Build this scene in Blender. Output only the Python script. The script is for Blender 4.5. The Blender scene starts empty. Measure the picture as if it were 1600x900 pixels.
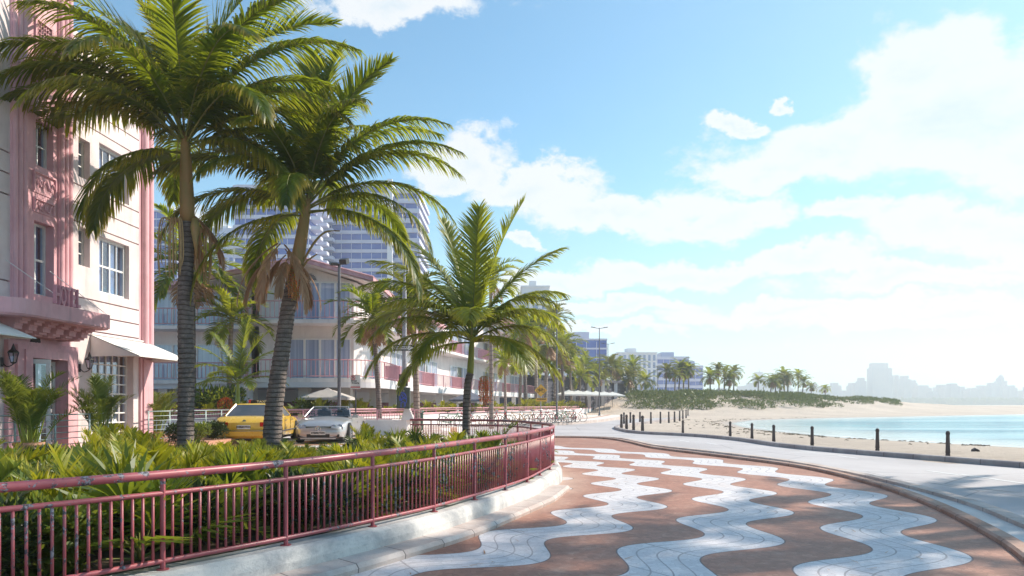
import bpy, math, random
from mathutils import Vector as V, Matrix
import mathutils
R = math.radians
rnd = random.Random(7)
scene = bpy.context.scene
C = scene.collection
PI = math.pi
F = 1150.0; H = 1.6; HY = 632.0
def P(px, py, Y): return V(((px-800)/F*Y, Y, H-(py-HY)/F*Y))
def G(px, py, z=0.0):
    Y = (H-z)*F/(py-HY); return V(((px-800)/F*Y, Y, z))

# ---------------------------------------------------------------- materials
class NT:
    def __init__(s, tree): s.t = tree; s.n = tree.nodes; s.l = tree.links
    def node(s, typ, **kw):
        n = s.n.new(typ)
        for k, v in kw.items(): setattr(n, k, v)
        return n
    def inp(s, sock, v):
        if isinstance(v, bpy.types.NodeSocket): s.l.new(v, sock)
        elif v is not None: sock.default_value = v
    def m(s, op, a, b=None, c=None, clamp=False):
        n = s.node('ShaderNodeMath', operation=op); n.use_clamp = clamp
        s.inp(n.inputs[0], a); s.inp(n.inputs[1], b); s.inp(n.inputs[2], c)
        return n.outputs[0]
    def vm(s, op, a, b=None, c=None):
        n = s.node('ShaderNodeVectorMath', operation=op)
        s.inp(n.inputs[0], a)
        if b is not None: s.inp(n.inputs[1], b)
        if c is not None: s.inp(n.inputs[2], c)
        return n.outputs['Value'] if op in ('LENGTH', 'DOT_PRODUCT') else n.outputs[0]
    def mix(s, f, a, b):
        n = s.node('ShaderNodeMix', data_type='RGBA'); s.inp(n.inputs[0], f)
        for i, v in ((6, a), (7, b)):
            if isinstance(v, (tuple, list)): n.inputs[i].default_value = tuple(v)[:3]+(1,)
            else: s.l.new(v, n.inputs[i])
        return n.outputs[2]
    def noise(s, vec, scale, detail=4, rough=.55, dist=0):
        n = s.node('ShaderNodeTexNoise'); s.inp(n.inputs['Vector'], vec)
        n.inputs['Scale'].default_value = scale; n.inputs['Detail'].default_value = detail
        n.inputs['Roughness'].default_value = rough; n.inputs['Distortion'].default_value = dist
        return n.outputs['Fac']
    def step(s, v, a, b):
        n = s.node('ShaderNodeMapRange', interpolation_type='SMOOTHSTEP'); s.inp(n.inputs[0], v)
        n.inputs[1].default_value = a; n.inputs[2].default_value = b
        return n.outputs[0]
    def mapping(s, vec, scale=(1,1,1), loc=(0,0,0), rot=(0,0,0)):
        n = s.node('ShaderNodeMapping'); s.inp(n.inputs[0], vec)
        n.inputs['Scale'].default_value = scale; n.inputs['Location'].default_value = loc
        n.inputs['Rotation'].default_value = rot
        return n.outputs[0]
    def bump(s, h, strength=.3, dist=.02):
        n = s.node('ShaderNodeBump'); s.inp(n.inputs['Height'], h)
        n.inputs['Strength'].default_value = strength; n.inputs['Distance'].default_value = dist
        return n.outputs[0]
def newmat(name):
    m = bpy.data.materials.new(name); m.use_nodes = True
    t = NT(m.node_tree)
    return m, t, m.node_tree.nodes['Principled BSDF'], m.node_tree.nodes['Material Output']
def mat(name, c1, c2=None, rough=.7, scale=4, metal=0, bump=0, bscale=30, spec=.5, detail=5, lo=.35, hi=.65, stretch=(1,1,1), coat=0, streak=0):
    m, t, b, o = newmat(name)
    tc = t.node('ShaderNodeTexCoord').outputs['Object']
    if stretch != (1,1,1): tc = t.mapping(tc, stretch)
    if c2 is None: c2 = tuple(x*.82 for x in c1)
    f = t.step(t.noise(tc, scale, detail, .62), lo, hi)
    cc = t.mix(f, c1, c2)
    if streak:
        sn = t.noise(t.mapping(tc, (2.2,2.2,.18)), 1.6, 6, .7); bl = t.noise(tc, .8, 6, .7)
        cc = t.mix(t.m('MULTIPLY', t.step(t.m('ADD', sn, t.m('MULTIPLY', bl, .5)), .74, .92), streak), cc, tuple(x*.55 for x in c1))
    t.l.new(cc, b.inputs['Base Color'])
    rr = t.m('MULTIPLY_ADD', t.noise(tc, scale*2.3, 3), .3*rough, rough*.85)
    t.l.new(rr, b.inputs['Roughness'])
    b.inputs['Metallic'].default_value = metal
    b.inputs['Specular IOR Level'].default_value = spec
    b.inputs['Coat Weight'].default_value = coat
    if bump: t.l.new(t.bump(t.noise(tc, bscale, 5, .6), bump, .02), b.inputs['Normal'])
    return m
def leafmat(name, ca, cb, tip, trans=.45, tipp=(.62, 1.0), rough=.42, tcol=None):
    m, t, b, o = newmat(name)
    ri = t.node('ShaderNodeNewGeometry').outputs['Random Per Island']
    at = t.node('ShaderNodeAttribute', attribute_name='tip').outputs['Fac']
    base = t.mix(ri, ca, cb)
    col = t.mix(t.m('MULTIPLY', t.step(at, *tipp), t.m('MULTIPLY_ADD', ri, .7, .3)), base, tip)
    t.l.new(col, b.inputs['Base Color']); b.inputs['Roughness'].default_value = rough
    b.inputs['Specular IOR Level'].default_value = .45
    tr = t.node('ShaderNodeBsdfTranslucent')
    if tcol: c2 = t.mix(.55, col, tcol)
    else: c2 = col
    t.l.new(c2, tr.inputs['Color'])
    mx = t.node('ShaderNodeMixShader'); mx.inputs[0].default_value = trans
    t.l.new(b.outputs[0], mx.inputs[1]); t.l.new(tr.outputs[0], mx.inputs[2])
    t.l.new(mx.outputs[0], o.inputs['Surface'])
    return m
def glassmat(name, tint=(.85,.9,1), refl=.35, dark=None):
    m, t, b, o = newmat(name)
    t.n.remove(b)
    gl = t.node('ShaderNodeBsdfGlossy'); gl.inputs['Roughness'].default_value = .03
    gl.inputs['Color'].default_value = (1,1,1,1)
    tr = t.node('ShaderNodeBsdfTransparent'); tr.inputs['Color'].default_value = (*tint, 1)
    lw = t.node('ShaderNodeLayerWeight'); lw.inputs['Blend'].default_value = .5
    fr = t.m('MULTIPLY_ADD', t.m('POWER', lw.outputs['Facing'], 5.0), .9, .04)
    mx = t.node('ShaderNodeMixShader')
    t.l.new(t.m('ADD', fr, refl, clamp=True), mx.inputs[0])
    t.l.new(tr.outputs[0], mx.inputs[1]); t.l.new(gl.outputs[0], mx.inputs[2])
    t.l.new(mx.outputs[0], o.inputs['Surface'])
    return m

M = {}
M['stucco_white'] = mat('stucco_white', (.76,.65,.65), (.68,.56,.565), .85, 1.2, bump=.25, bscale=60, streak=.38)
M['stucco_pink'] = mat('stucco_pink', (.75,.43,.47), (.67,.36,.40), .8, 1.5, bump=.2, bscale=60, streak=.4)
M['groove'] = mat('groove', (.30,.17,.19), rough=.9)
M['sign_pink'] = mat('sign_pink', (.68,.32,.38), rough=.6)
M['white_paint'] = mat('white_paint', (.8,.79,.78), (.74,.73,.73), .5, 6)
M['bldg_white'] = mat('bldg_white', (.84,.78,.76), (.75,.69,.68), .8, .6, bump=.1, streak=.3)
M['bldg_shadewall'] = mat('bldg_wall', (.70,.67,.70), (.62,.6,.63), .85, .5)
M['roof_pink'] = mat('roof_pink', (.66,.37,.39), (.55,.28,.31), .7, 3, bump=.3, bscale=12)
M['maroon'] = mat('maroon', (.26,.10,.14), (.20,.08,.11), .8, 1)
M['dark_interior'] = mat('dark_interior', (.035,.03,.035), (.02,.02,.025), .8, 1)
M['curtain'] = mat('curtain', (.55,.62,.78), (.42,.5,.68), .8, 14, stretch=(1,1,.02))
M['curtain_white'] = mat('curtain_white', (.72,.76,.84), (.5,.56,.68), .8, 14, stretch=(1,1,.02))
M['glass_car'] = glassmat('car_glass', (.75,.8,.8), .0)
M['glass'] = glassmat('window_glass', (.8,.88,1), .12)
M['glass_dark'] = mat('tinted_glass', (.05,.06,.07), (.09,.09,.1), .06, 1, spec=.8)
M['rail_pink'] = mat('rail_pink', (.66,.33,.37), (.58,.27,.31), .5, 5)
M['rail_grey'] = mat('rail_grey', (.42,.5,.5), (.34,.42,.42), .45, 8, metal=.3)
M['black_metal'] = mat('black_metal', (.035,.035,.04), (.06,.05,.05), .45, 10, metal=.3)
M['pole_grey'] = mat('pole_grey', (.12,.11,.125), (.18,.165,.18), .5, 6, metal=.4)
M['pole_light'] = mat('pole_light', (.42,.40,.43), (.32,.3,.33), .5, 6, metal=.4)
M['terracotta'] = mat('terracotta', (.52,.27,.18), (.42,.2,.13), .85, 5, bump=.2)
M['soil'] = mat('soil', (.06,.04,.025), (.10,.07,.04), .95, 8, bump=.8, bscale=25)
M['canvas'] = mat('canvas', (.80,.78,.75), (.74,.72,.70), .9, 3)
M['canvas_beige'] = mat('canvas_beige', (.52,.47,.44), (.45,.41,.39), .9, 3)
M['canvas_dark'] = mat('canvas_dark', (.10,.11,.15), (.14,.15,.19), .9, 3)
M['chrome'] = mat('chrome', (.7,.7,.72), (.6,.6,.62), .18, 5, metal=1)
M['taxi_yellow'] = mat('taxi_yellow', (.78,.50,.05), (.72,.44,.04), .28, 2, spec=.6, coat=.6)
M['silver_paint'] = mat('silver_paint', (.50,.485,.49), (.44,.43,.435), .3, 3, metal=.5, coat=.6)
M['tyre'] = mat('tyre', (.02,.02,.02), (.035,.035,.035), .85, 20)
M['rubber_black'] = mat('rubber_black', (.015,.015,.017), (.025,.025,.025), .6, 10)
M['red_lens'] = mat('red_lens', (.55,.015,.01), (.48,.01,.01), .15, 10, coat=.8)
M['clear_lens'] = mat('clear_lens', (.35,.36,.42), (.6,.6,.65), .1, 20, coat=.8, metal=.5)
M['orange_lens'] = mat('orange_lens', (.7,.2,.02), rough=.2)
M['seat_leather'] = mat('seat_leather', (.07,.06,.07), (.1,.09,.1), .6, 10)
M['plate_white'] = mat('plate_white', (.8,.8,.78), rough=.4)
M['ink'] = mat('ink', (.02,.02,.025), rough=.6)
M['sign_yellow'] = mat('sign_yellow', (.80,.42,.05), (.74,.38,.04), .5, 5)
M['sign_red'] = mat('sign_red', (.6,.03,.05), rough=.5)
M['sign_green'] = mat('sign_green', (.10,.45,.36), rough=.5)
M['box_green'] = mat('box_green', (.045,.06,.05), (.075,.09,.075), .6, 6)
M['bin_green'] = mat('bin_green', (.02,.05,.035), (.035,.07,.05), .55, 6)
M['graffiti_blue'] = mat('graffiti_blue', (.08,.13,.65), rough=.6)
M['glass_blue'] = mat('glass_blue', (.035,.08,.34), (.07,.14,.44), .25, .08, spec=.4)
M['spandrel'] = mat('spandrel', (.56,.56,.68), (.48,.49,.60), .7, .1)
M['tower_white'] = mat('tower_white', (.76,.74,.75), (.68,.67,.69), .8, .1)
M['pane_blue'] = mat('pane_blue', (.16,.22,.38), (.28,.34,.5), .15, .5, spec=.8)
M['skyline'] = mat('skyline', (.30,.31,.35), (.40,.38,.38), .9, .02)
M['dark_timber'] = mat('dark_timber', (.045,.045,.07), (.07,.065,.09), .8, .5)
M['post_wood'] = mat('post_wood', (.10,.075,.07), (.05,.04,.04), .8, 6, bump=.5, bscale=20, stretch=(1,1,.2))
M['trunk'] = None
def trunkmat(name, ca, cb, ring=(.06,.045,.04), scale=9.0):
    m, t, b, o = newmat(name)
    tc = t.node('ShaderNodeTexCoord').outputs['Object']
    f = t.noise(tc, 6, 6, .65)
    sep = t.node('ShaderNodeSeparateXYZ'); t.l.new(tc, sep.inputs[0])
    z = t.m('ADD', sep.outputs[2], t.m('MULTIPLY', t.noise(tc, 2.5, 3), .10))
    w = t.m('FRACT', t.m('MULTIPLY', z, scale))
    ringf = t.m('SUBTRACT', 1.0, t.step(w, 0.0, .28))
    col = t.mix(t.step(f, .35, .65), ca, cb)
    fine = t.noise(t.mapping(tc, (1,1,8)), 14, 4)
    col = t.mix(t.m('MULTIPLY', t.step(fine, .45, .7), .5), col, tuple(x*.55 for x in cb))
    col = t.mix(t.m('MULTIPLY', ringf, .85), col, ring)
    t.l.new(col, b.inputs['Base Color']); b.inputs['Roughness'].default_value = .9
    h = t.m('ADD', t.m('MULTIPLY', t.step(w, 0, .35), 1.0), t.m('MULTIPLY', t.noise(tc, 30, 5), .8))
    t.l.new(t.bump(h, .8, .03), b.inputs['Normal'])
    return m
M['trunk'] = trunkmat('palm_trunk', (.25,.20,.18), (.15,.12,.115))
M['trunk_pale'] = trunkmat('palm_trunk_pale', (.38,.30,.25), (.28,.21,.18), (.14,.1,.09), 6)
M['shaft_brown'] = mat('shaft_brown', (.36,.20,.08), (.25,.20,.07), .6, 5, stretch=(1,1,.3))
M['shaft_green'] = mat('shaft_green', (.20,.28,.03), (.30,.32,.05), .4, 3, stretch=(1,1,.3))
M['petiole'] = mat('petiole', (.14,.17,.03), (.22,.2,.05), .5, 5)
M['leaf_palm'] = leafmat('leaf_palm', (.022,.062,.008), (.085,.135,.010), (.38,.26,.035), .54, tcol=(.52,.57,.02), tipp=(.4,.95))
M['leaf_palm_bright'] = leafmat('leaf_palm_bright', (.09,.15,.012), (.20,.23,.02), (.42,.34,.05), .52, tcol=(.66,.66,.03))
M['leaf_far'] = leafmat('leaf_far', (.06,.09,.02), (.13,.15,.03), (.3,.25,.06), .4, tcol=(.45,.42,.05))
M['leaf_fan'] = leafmat('leaf_fan', (.03,.07,.008), (.10,.15,.015), (.30,.27,.04), .42, tipp=(.8,1), tcol=(.42,.46,.03))
M['leaf_yellow'] = leafmat('leaf_yellow', (.12,.18,.01), (.38,.34,.015), (.45,.30,.04), .42, tcol=(.6,.55,.03))
M['leaf_dark'] = leafmat('leaf_dark', (.022,.045,.012), (.05,.08,.02), (.08,.09,.03), .3)
M['leaf_areca'] = leafmat('leaf_areca', (.07,.13,.02), (.14,.18,.03), (.26,.24,.05), .4, tcol=(.45,.48,.05))
M['scrub'] = leafmat('scrub', (.07,.11,.02), (.18,.20,.05), (.16,.16,.04), .3)
M['dead_leaf'] = leafmat('dead_leaf', (.38,.20,.11), (.50,.30,.17), (.36,.2,.12), .35, tipp=(.9,1))
M['berry'] = leafmat('berry', (.65,.16,.03), (.32,.36,.05), (.7,.08,.02), .15, tipp=(.5,1))
M['berry_red'] = leafmat('berry_red', (.85,.07,.02), (.85,.28,.04), (.7,.1,.02), .15)
M['flower_stalk'] = mat('flower_stalk', (.55,.36,.18), (.45,.28,.14), .8, 8)

# chipped pink railing paint
def chipmat(name):
    m, t, b, o = newmat(name)
    tc = t.node('ShaderNodeTexCoord').outputs['Object']
    n1 = t.noise(tc, 11, 6, .7); n2 = t.noise(tc, 1.7, 3, .5); n3 = t.noise(tc, 45, 3)
    f = t.step(t.m('ADD', t.m('ADD', n1, t.m('MULTIPLY', n2, .45)), t.m('MULTIPLY', n3, .12)), .865, .885)
    pink = t.mix(t.step(t.noise(tc, 3, 4), .3, .7), (.42,.105,.12), (.31,.07,.085))
    chip = t.mix(t.step(n3, .45, .6), (.05,.045,.06), (.26,.25,.29))
    t.l.new(t.mix(f, pink, chip), b.inputs['Base Color'])
    t.l.new(t.m('MULTIPLY_ADD', f, .25, .36), b.inputs['Roughness'])
    t.l.new(t.bump(t.m('SUBTRACT', 1.0, f), .5, .004), b.inputs['Normal'])
    return m
M['chipped'] = chipmat('chipped_pink_paint')
def concmat(name, ca, cb, bs=18, joint=None):
    m, t, b, o = newmat(name)
    tc = t.node('ShaderNodeTexCoord').outputs['Object']
    a = t.noise(tc, 1.1, 6, .7, .4); c = t.noise(tc, 60, 4, .7)
    col = t.mix(t.step(a, .38, .62), ca, cb)
    col = t.mix(t.m('MULTIPLY', t.step(c, .55, .72), .45), col, tuple(x*.5 for x in ca))
    col = t.mix(t.m('MULTIPLY', t.step(t.noise(tc, 7, 5, .7), .56, .7), .3), col, tuple(x*.62 for x in cb))
    hh = t.m('ADD', c, t.noise(tc, bs, 4))
    if joint:
        s = t.node('ShaderNodeSeparateXYZ'); t.l.new(t.node('ShaderNodeNewGeometry').outputs['Position'], s.inputs[0])
        if joint == 'arc': q = t.m('DIVIDE', t.m('ARCTAN2', t.m('SUBTRACT', s.outputs[1], 16.06), t.m('ADD', s.outputs[0], 11.07)), R(3.1))
        else: q = t.m('DIVIDE', t.m('SUBTRACT', t.m('MULTIPLY', s.outputs[1], .93), t.m('MULTIPLY', s.outputs[0], .36)), 1.1)
        j = t.m('LESS_THAN', t.m('FRACT', t.m('ADD', q, 50.0)), .022)
        wn = t.node('ShaderNodeTexWhiteNoise', noise_dimensions='1D'); t.l.new(t.m('FLOOR', t.m('ADD', q, 50.0)), wn.inputs['W'])
        col = t.mix(t.m('MULTIPLY', wn.outputs[0], .35), col, tuple(x*.7 for x in ca))
        col = t.mix(t.m('MULTIPLY', j, .8), col, (.10,.08,.08)); hh = t.m('SUBTRACT', hh, t.m('MULTIPLY', j, 3.0))
    t.l.new(col, b.inputs['Base Color']); b.inputs['Roughness'].default_value = .88
    t.l.new(t.bump(hh, .5, .012), b.inputs['Normal'])
    return m
M['concrete'] = concmat('pale_concrete', (.60,.57,.55), (.74,.71,.68))
M['rough_wall'] = concmat('rough_wall', (.36,.355,.36), (.64,.61,.58), 9)
M['concrete_white'] = concmat('white_concrete', (.74,.69,.68), (.80,.76,.74))
M['kerb_stone'] = concmat('kerb_stone', (.50,.40,.36), (.62,.54,.50), joint='arc')
M['kerb_brown'] = concmat('kerb_brown', (.40,.23,.17), (.52,.36,.29), joint='arc')
M['kerb_dark'] = concmat('kerb_dark', (.34,.29,.29), (.45,.40,.39), joint='y')
M['pavement'] = concmat('pale_pavement', (.66,.60,.57), (.74,.69,.66))
def asphalt():
    m, t, b, o = newmat('asphalt')
    tc = t.node('ShaderNodeNewGeometry').outputs['Position']
    a = t.noise(tc, .25, 5, .6); c = t.noise(tc, 70, 3, .7)
    st = t.noise(t.mapping(tc, (.5,.12,1), rot=(0,0,.5)), 1.0, 4)
    col = t.mix(t.step(a, .35, .65), (.42,.39,.40), (.52,.49,.50))
    col = t.mix(t.m('MULTIPLY', t.step(st, .5, .72), .35), col, (.56,.52,.53))
    col = t.mix(t.m('MULTIPLY', t.step(c, .52, .7), .4), col, (.22,.21,.22))
    vo = t.node('ShaderNodeTexVoronoi', feature='DISTANCE_TO_EDGE'); t.l.new(t.vm('ADD', tc, t.vm('SCALE', t.node('ShaderNodeTexNoise').outputs['Color'])), vo.inputs['Vector']); vo.inputs['Scale'].default_value = .22
    col = t.mix(t.m('MULTIPLY', t.m('LESS_THAN', vo.outputs[0], .004), .6), col, (.15,.14,.15))
    t.l.new(col, b.inputs['Base Color']); b.inputs['Roughness'].default_value = .75
    t.l.new(t.bump(c, .4, .01), b.inputs['Normal'])
    return m
M['asphalt'] = asphalt()
def plazamat():
    m, t, b, o = newmat('wave_paving')
    pos = t.node('ShaderNodeNewGeometry').outputs['Position']
    s = t.node('ShaderNodeSeparateXYZ'); t.l.new(pos, s.inputs[0])
    dx = t.m('ADD', s.outputs[0], 11.07); dy = t.m('SUBTRACT', s.outputs[1], 16.06)
    r = t.m('SQRT', t.m('ADD', t.m('MULTIPLY', dx, dx), t.m('MULTIPLY', dy, dy)))
    th = t.m('ARCTAN2', dy, dx)
    per = R(9.1)
    ph = t.m('MULTIPLY', t.m('ADD', th, R(27.9)), 2*PI/per)
    wave = t.m('MULTIPLY', t.m('COSINE', ph), .30)
    u = t.m('SUBTRACT', t.m('SUBTRACT', r, wave), 15.33)
    v = t.m('SUBTRACT', t.m('FRACT', t.m('ADD', t.m('DIVIDE', u, 1.85), .5)), .5)
    d = t.m('MULTIPLY', v, 1.85)
    ad = t.m('ABSOLUTE', d)
    inr = t.m('LESS_THAN', r, 18.05)
    white = t.m('MULTIPLY', t.m('LESS_THAN', ad, .47), inr)
    edge = t.m('MULTIPLY', t.m('LESS_THAN', t.m('ABSOLUTE', t.m('SUBTRACT', ad, .47)), .010), inr)
    # curved joints inside the white bands, radial joints everywhere
    jl = t.m('LESS_THAN', t.m('ABSOLUTE', t.m('SUBTRACT', t.m('FRACT', t.m('ADD', t.m('DIVIDE', d, .235), .5)), .5)), .042)
    jr = t.m('LESS_THAN', t.m('FRACT', t.m('DIVIDE', t.m('ADD', th, t.m('MULTIPLY', d, .03)), per*.5)), .02)
    jb = t.m('LESS_THAN', t.m('FRACT', t.m('ADD', t.m('DIVIDE', th, per), .2)), .0065)
    jw = t.m('MAXIMUM', jl, jr)
    n1 = t.noise(pos, .9, 5, .6); n2 = t.noise(pos, 55, 4, .75); n3 = t.noise(pos, 4, 5, .7)
    wc = t.mix(t.step(n1, .35, .65), (.76,.73,.74), (.68,.65,.67))
    wc = t.mix(t.m('MULTIPLY', t.step(n2, .52, .7), .25), wc, (.42,.4,.42))
    wc = t.mix(t.m('MULTIPLY', jw, .8), wc, (.25,.22,.23))
    bc = t.mix(t.step(n1, .35, .65), (.46,.215,.145), (.37,.165,.11))
    bc = t.mix(t.m('MULTIPLY', t.step(n3, .48, .66), .45), bc, (.58,.37,.28))
    bc = t.mix(t.m('MULTIPLY', t.step(n2, .5, .7), .4), bc, (.20,.09,.06))
    bc = t.mix(t.m('MULTIPLY', jb, .7), bc, (.12,.06,.05))
    vo = t.node('ShaderNodeTexVoronoi'); t.l.new(pos, vo.inputs['Vector']); vo.inputs['Scale'].default_value = 13
    hs = t.node('ShaderNodeSeparateColor'); t.l.new(vo.outputs['Color'], hs.inputs[0])
    vd = t.node('ShaderNodeTexVoronoi', feature='DISTANCE_TO_EDGE'); t.l.new(pos, vd.inputs['Vector']); vd.inputs['Scale'].default_value = 13
    stone = hs.outputs[0]; gap = t.m('LESS_THAN', vd.outputs['Distance'], .035)
    wc = t.mix(t.m('MULTIPLY', stone, .5), wc, (.48,.45,.48)); bc = t.mix(t.m('MULTIPLY', stone, .6), bc, (.26,.11,.07))
    wc = t.mix(t.m('MULTIPLY', gap, .28), wc, (.3,.27,.28)); bc = t.mix(t.m('MULTIPLY', gap, .35), bc, (.16,.08,.06))
    col = t.mix(white, bc, wc)
    stain = t.noise(pos, .55, 7, .72, .6)
    col = t.mix(t.m('MULTIPLY', t.step(stain, .52, .70), .32), col, (.27,.18,.15))
    dust = t.noise(t.mapping(pos, (1,.5,1), rot=(0,0,.6)), .8, 7, .75)
    col = t.mix(t.m('MULTIPLY', t.step(dust, .50, .74), .30), col, (.70,.52,.42))
    # paler band by the planter wall: bright glow put into the colour, with sandy dust
    col = t.mix(t.m('MULTIPLY', t.m('SUBTRACT', 1.0, t.step(t.m('ADD', r, t.m('MULTIPLY', n1, .8)), 12.4, 13.4)), .55), col, (.62,.47,.38))
    col = t.mix(t.m('MULTIPLY', edge, .75), col, (.12,.08,.08))
    t.l.new(col, b.inputs['Base Color'])
    t.l.new(t.m('MULTIPLY_ADD', n3, .25, .50), b.inputs['Roughness'])
    hgt = t.m('SUBTRACT', t.m('MULTIPLY', n2, .4), t.m('MAXIMUM', edge, t.m('MULTIPLY', white, jw)))
    t.l.new(t.bump(hgt, .45, .008), b.inputs['Normal'])
    return m
M['plaza'] = plazamat()
def bandmat():
    m, t, b, o = newmat('banded_paving')
    pos = t.node('ShaderNodeNewGeometry').outputs['Position']
    s = t.node('ShaderNodeSeparateXYZ'); t.l.new(pos, s.inputs[0])
    w = t.m('ADD', s.outputs[1], t.m('MULTIPLY', t.m('SINE', t.m('MULTIPLY', s.outputs[0], 1.3)), .35))
    v = t.m('FRACT', t.m('DIVIDE', w, 2.4))
    f = t.m('LESS_THAN', v, .42)
    n1 = t.noise(pos, 1.2, 5); n2 = t.noise(pos, 40, 4)
    wc = t.mix(n1, (.74,.69,.67), (.64,.58,.56)); bc = t.mix(n1, (.46,.24,.16), (.38,.19,.13))
    col = t.mix(t.m('MULTIPLY', t.step(n2, .5, .7), .2), t.mix(f, wc, bc), (.3,.22,.2))
    t.l.new(col, b.inputs['Base Color']); b.inputs['Roughness'].default_value = .75
    return m
M['banded'] = bandmat()
def sandmat():
    m, t, b, o = newmat('sand')
    pos = t.node('ShaderNodeNewGeometry').outputs['Position']
    s = t.node('ShaderNodeSeparateXYZ'); t.l.new(pos, s.inputs[0])
    n1 = t.noise(pos, .12, 5); n2 = t.noise(pos, 1.6, 6, .7); n3 = t.noise(pos, 20, 5, .7)
    col = t.mix(t.step(n1, .35, .65), (.66,.55,.46), (.58,.48,.40))
    col = t.mix(t.m('MULTIPLY', t.step(n2, .5, .66), .35), col, (.44,.34,.28))
    col = t.mix(t.m('MULTIPLY', t.step(t.noise(t.mapping(pos, (.25,.9,1)), 1.0, 6, .7), .55, .68), .3), col, (.74,.64,.55))
    wet = t.m('SUBTRACT', 1.0, t.step(t.m('ADD', s.outputs[2], t.m('MULTIPLY', n1, .06)), -.27, -.17))
    col = t.mix(t.m('MULTIPLY', wet, .55), col, (.36,.29,.27))
    t.l.new(col, b.inputs['Base Color'])
    t.l.new(t.m('MULTIPLY_ADD', wet, -.5, .9), b.inputs['Roughness'])
    t.l.new(t.bump(t.m('ADD', n2, t.m('MULTIPLY', n3, .3)), 1.0, .3), b.inputs['Normal'])
    return m
M['sand'] = sandmat()
def watermat():
    m, t, b, o = newmat('sea_water')
    pos = t.node('ShaderNodeNewGeometry').outputs['Position']
    mp = t.mapping(pos, (.10,.62,1), rot=(0,0,R(-12)))
    n = t.noise(mp, 1.0, 5, .6, .3)
    n2 = t.noise(t.mapping(pos, (.6,2.0,1), rot=(0,0,R(-12))), 1.0, 4, .6)
    big = t.noise(t.mapping(pos, (.012,.075,1), rot=(0,0,R(-14))), 1.0, 6, .65, .4)
    col = t.mix(t.step(n, .36, .64), (.015,.19,.28), (.08,.40,.48))
    col = t.mix(t.m('MULTIPLY', t.step(big, .46, .54), .75), col, (.36,.62,.69))
    sh = t.node('ShaderNodeAttribute', attribute_name='tip').outputs['Fac']      # distance from the shore, 0..1 over 40 m
    shn = t.m('ADD', sh, t.m('MULTIPLY', t.m('SUBTRACT', big, .5), .10))
    col = t.mix(t.m('SUBTRACT', 1.0, t.step(shn, .0, .30)), col, (.60,.66,.64))
    foam = t.m('MULTIPLY', t.m('SUBTRACT', 1.0, t.step(t.m('ABSOLUTE', t.m('SUBTRACT', t.m('ADD', sh, t.m('MULTIPLY', t.noise(pos, .35, 4), .05)), .045)), .003, .012)), t.step(t.noise(pos, 1.5, 5, .7), .4, .55))
    col = t.mix(foam, col, (.85,.87,.88))
    t.l.new(col, b.inputs['Base Color'])
    b.inputs['Roughness'].default_value = .12
    b.inputs['IOR'].default_value = 1.33
    t.l.new(t.bump(t.m('ADD', t.m('ADD', n, t.m('MULTIPLY', big, 2.5)), t.m('MULTIPLY', n2, .35)), 1.0, .5), b.inputs['Normal'])
    return m
M['water'] = watermat()

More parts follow.
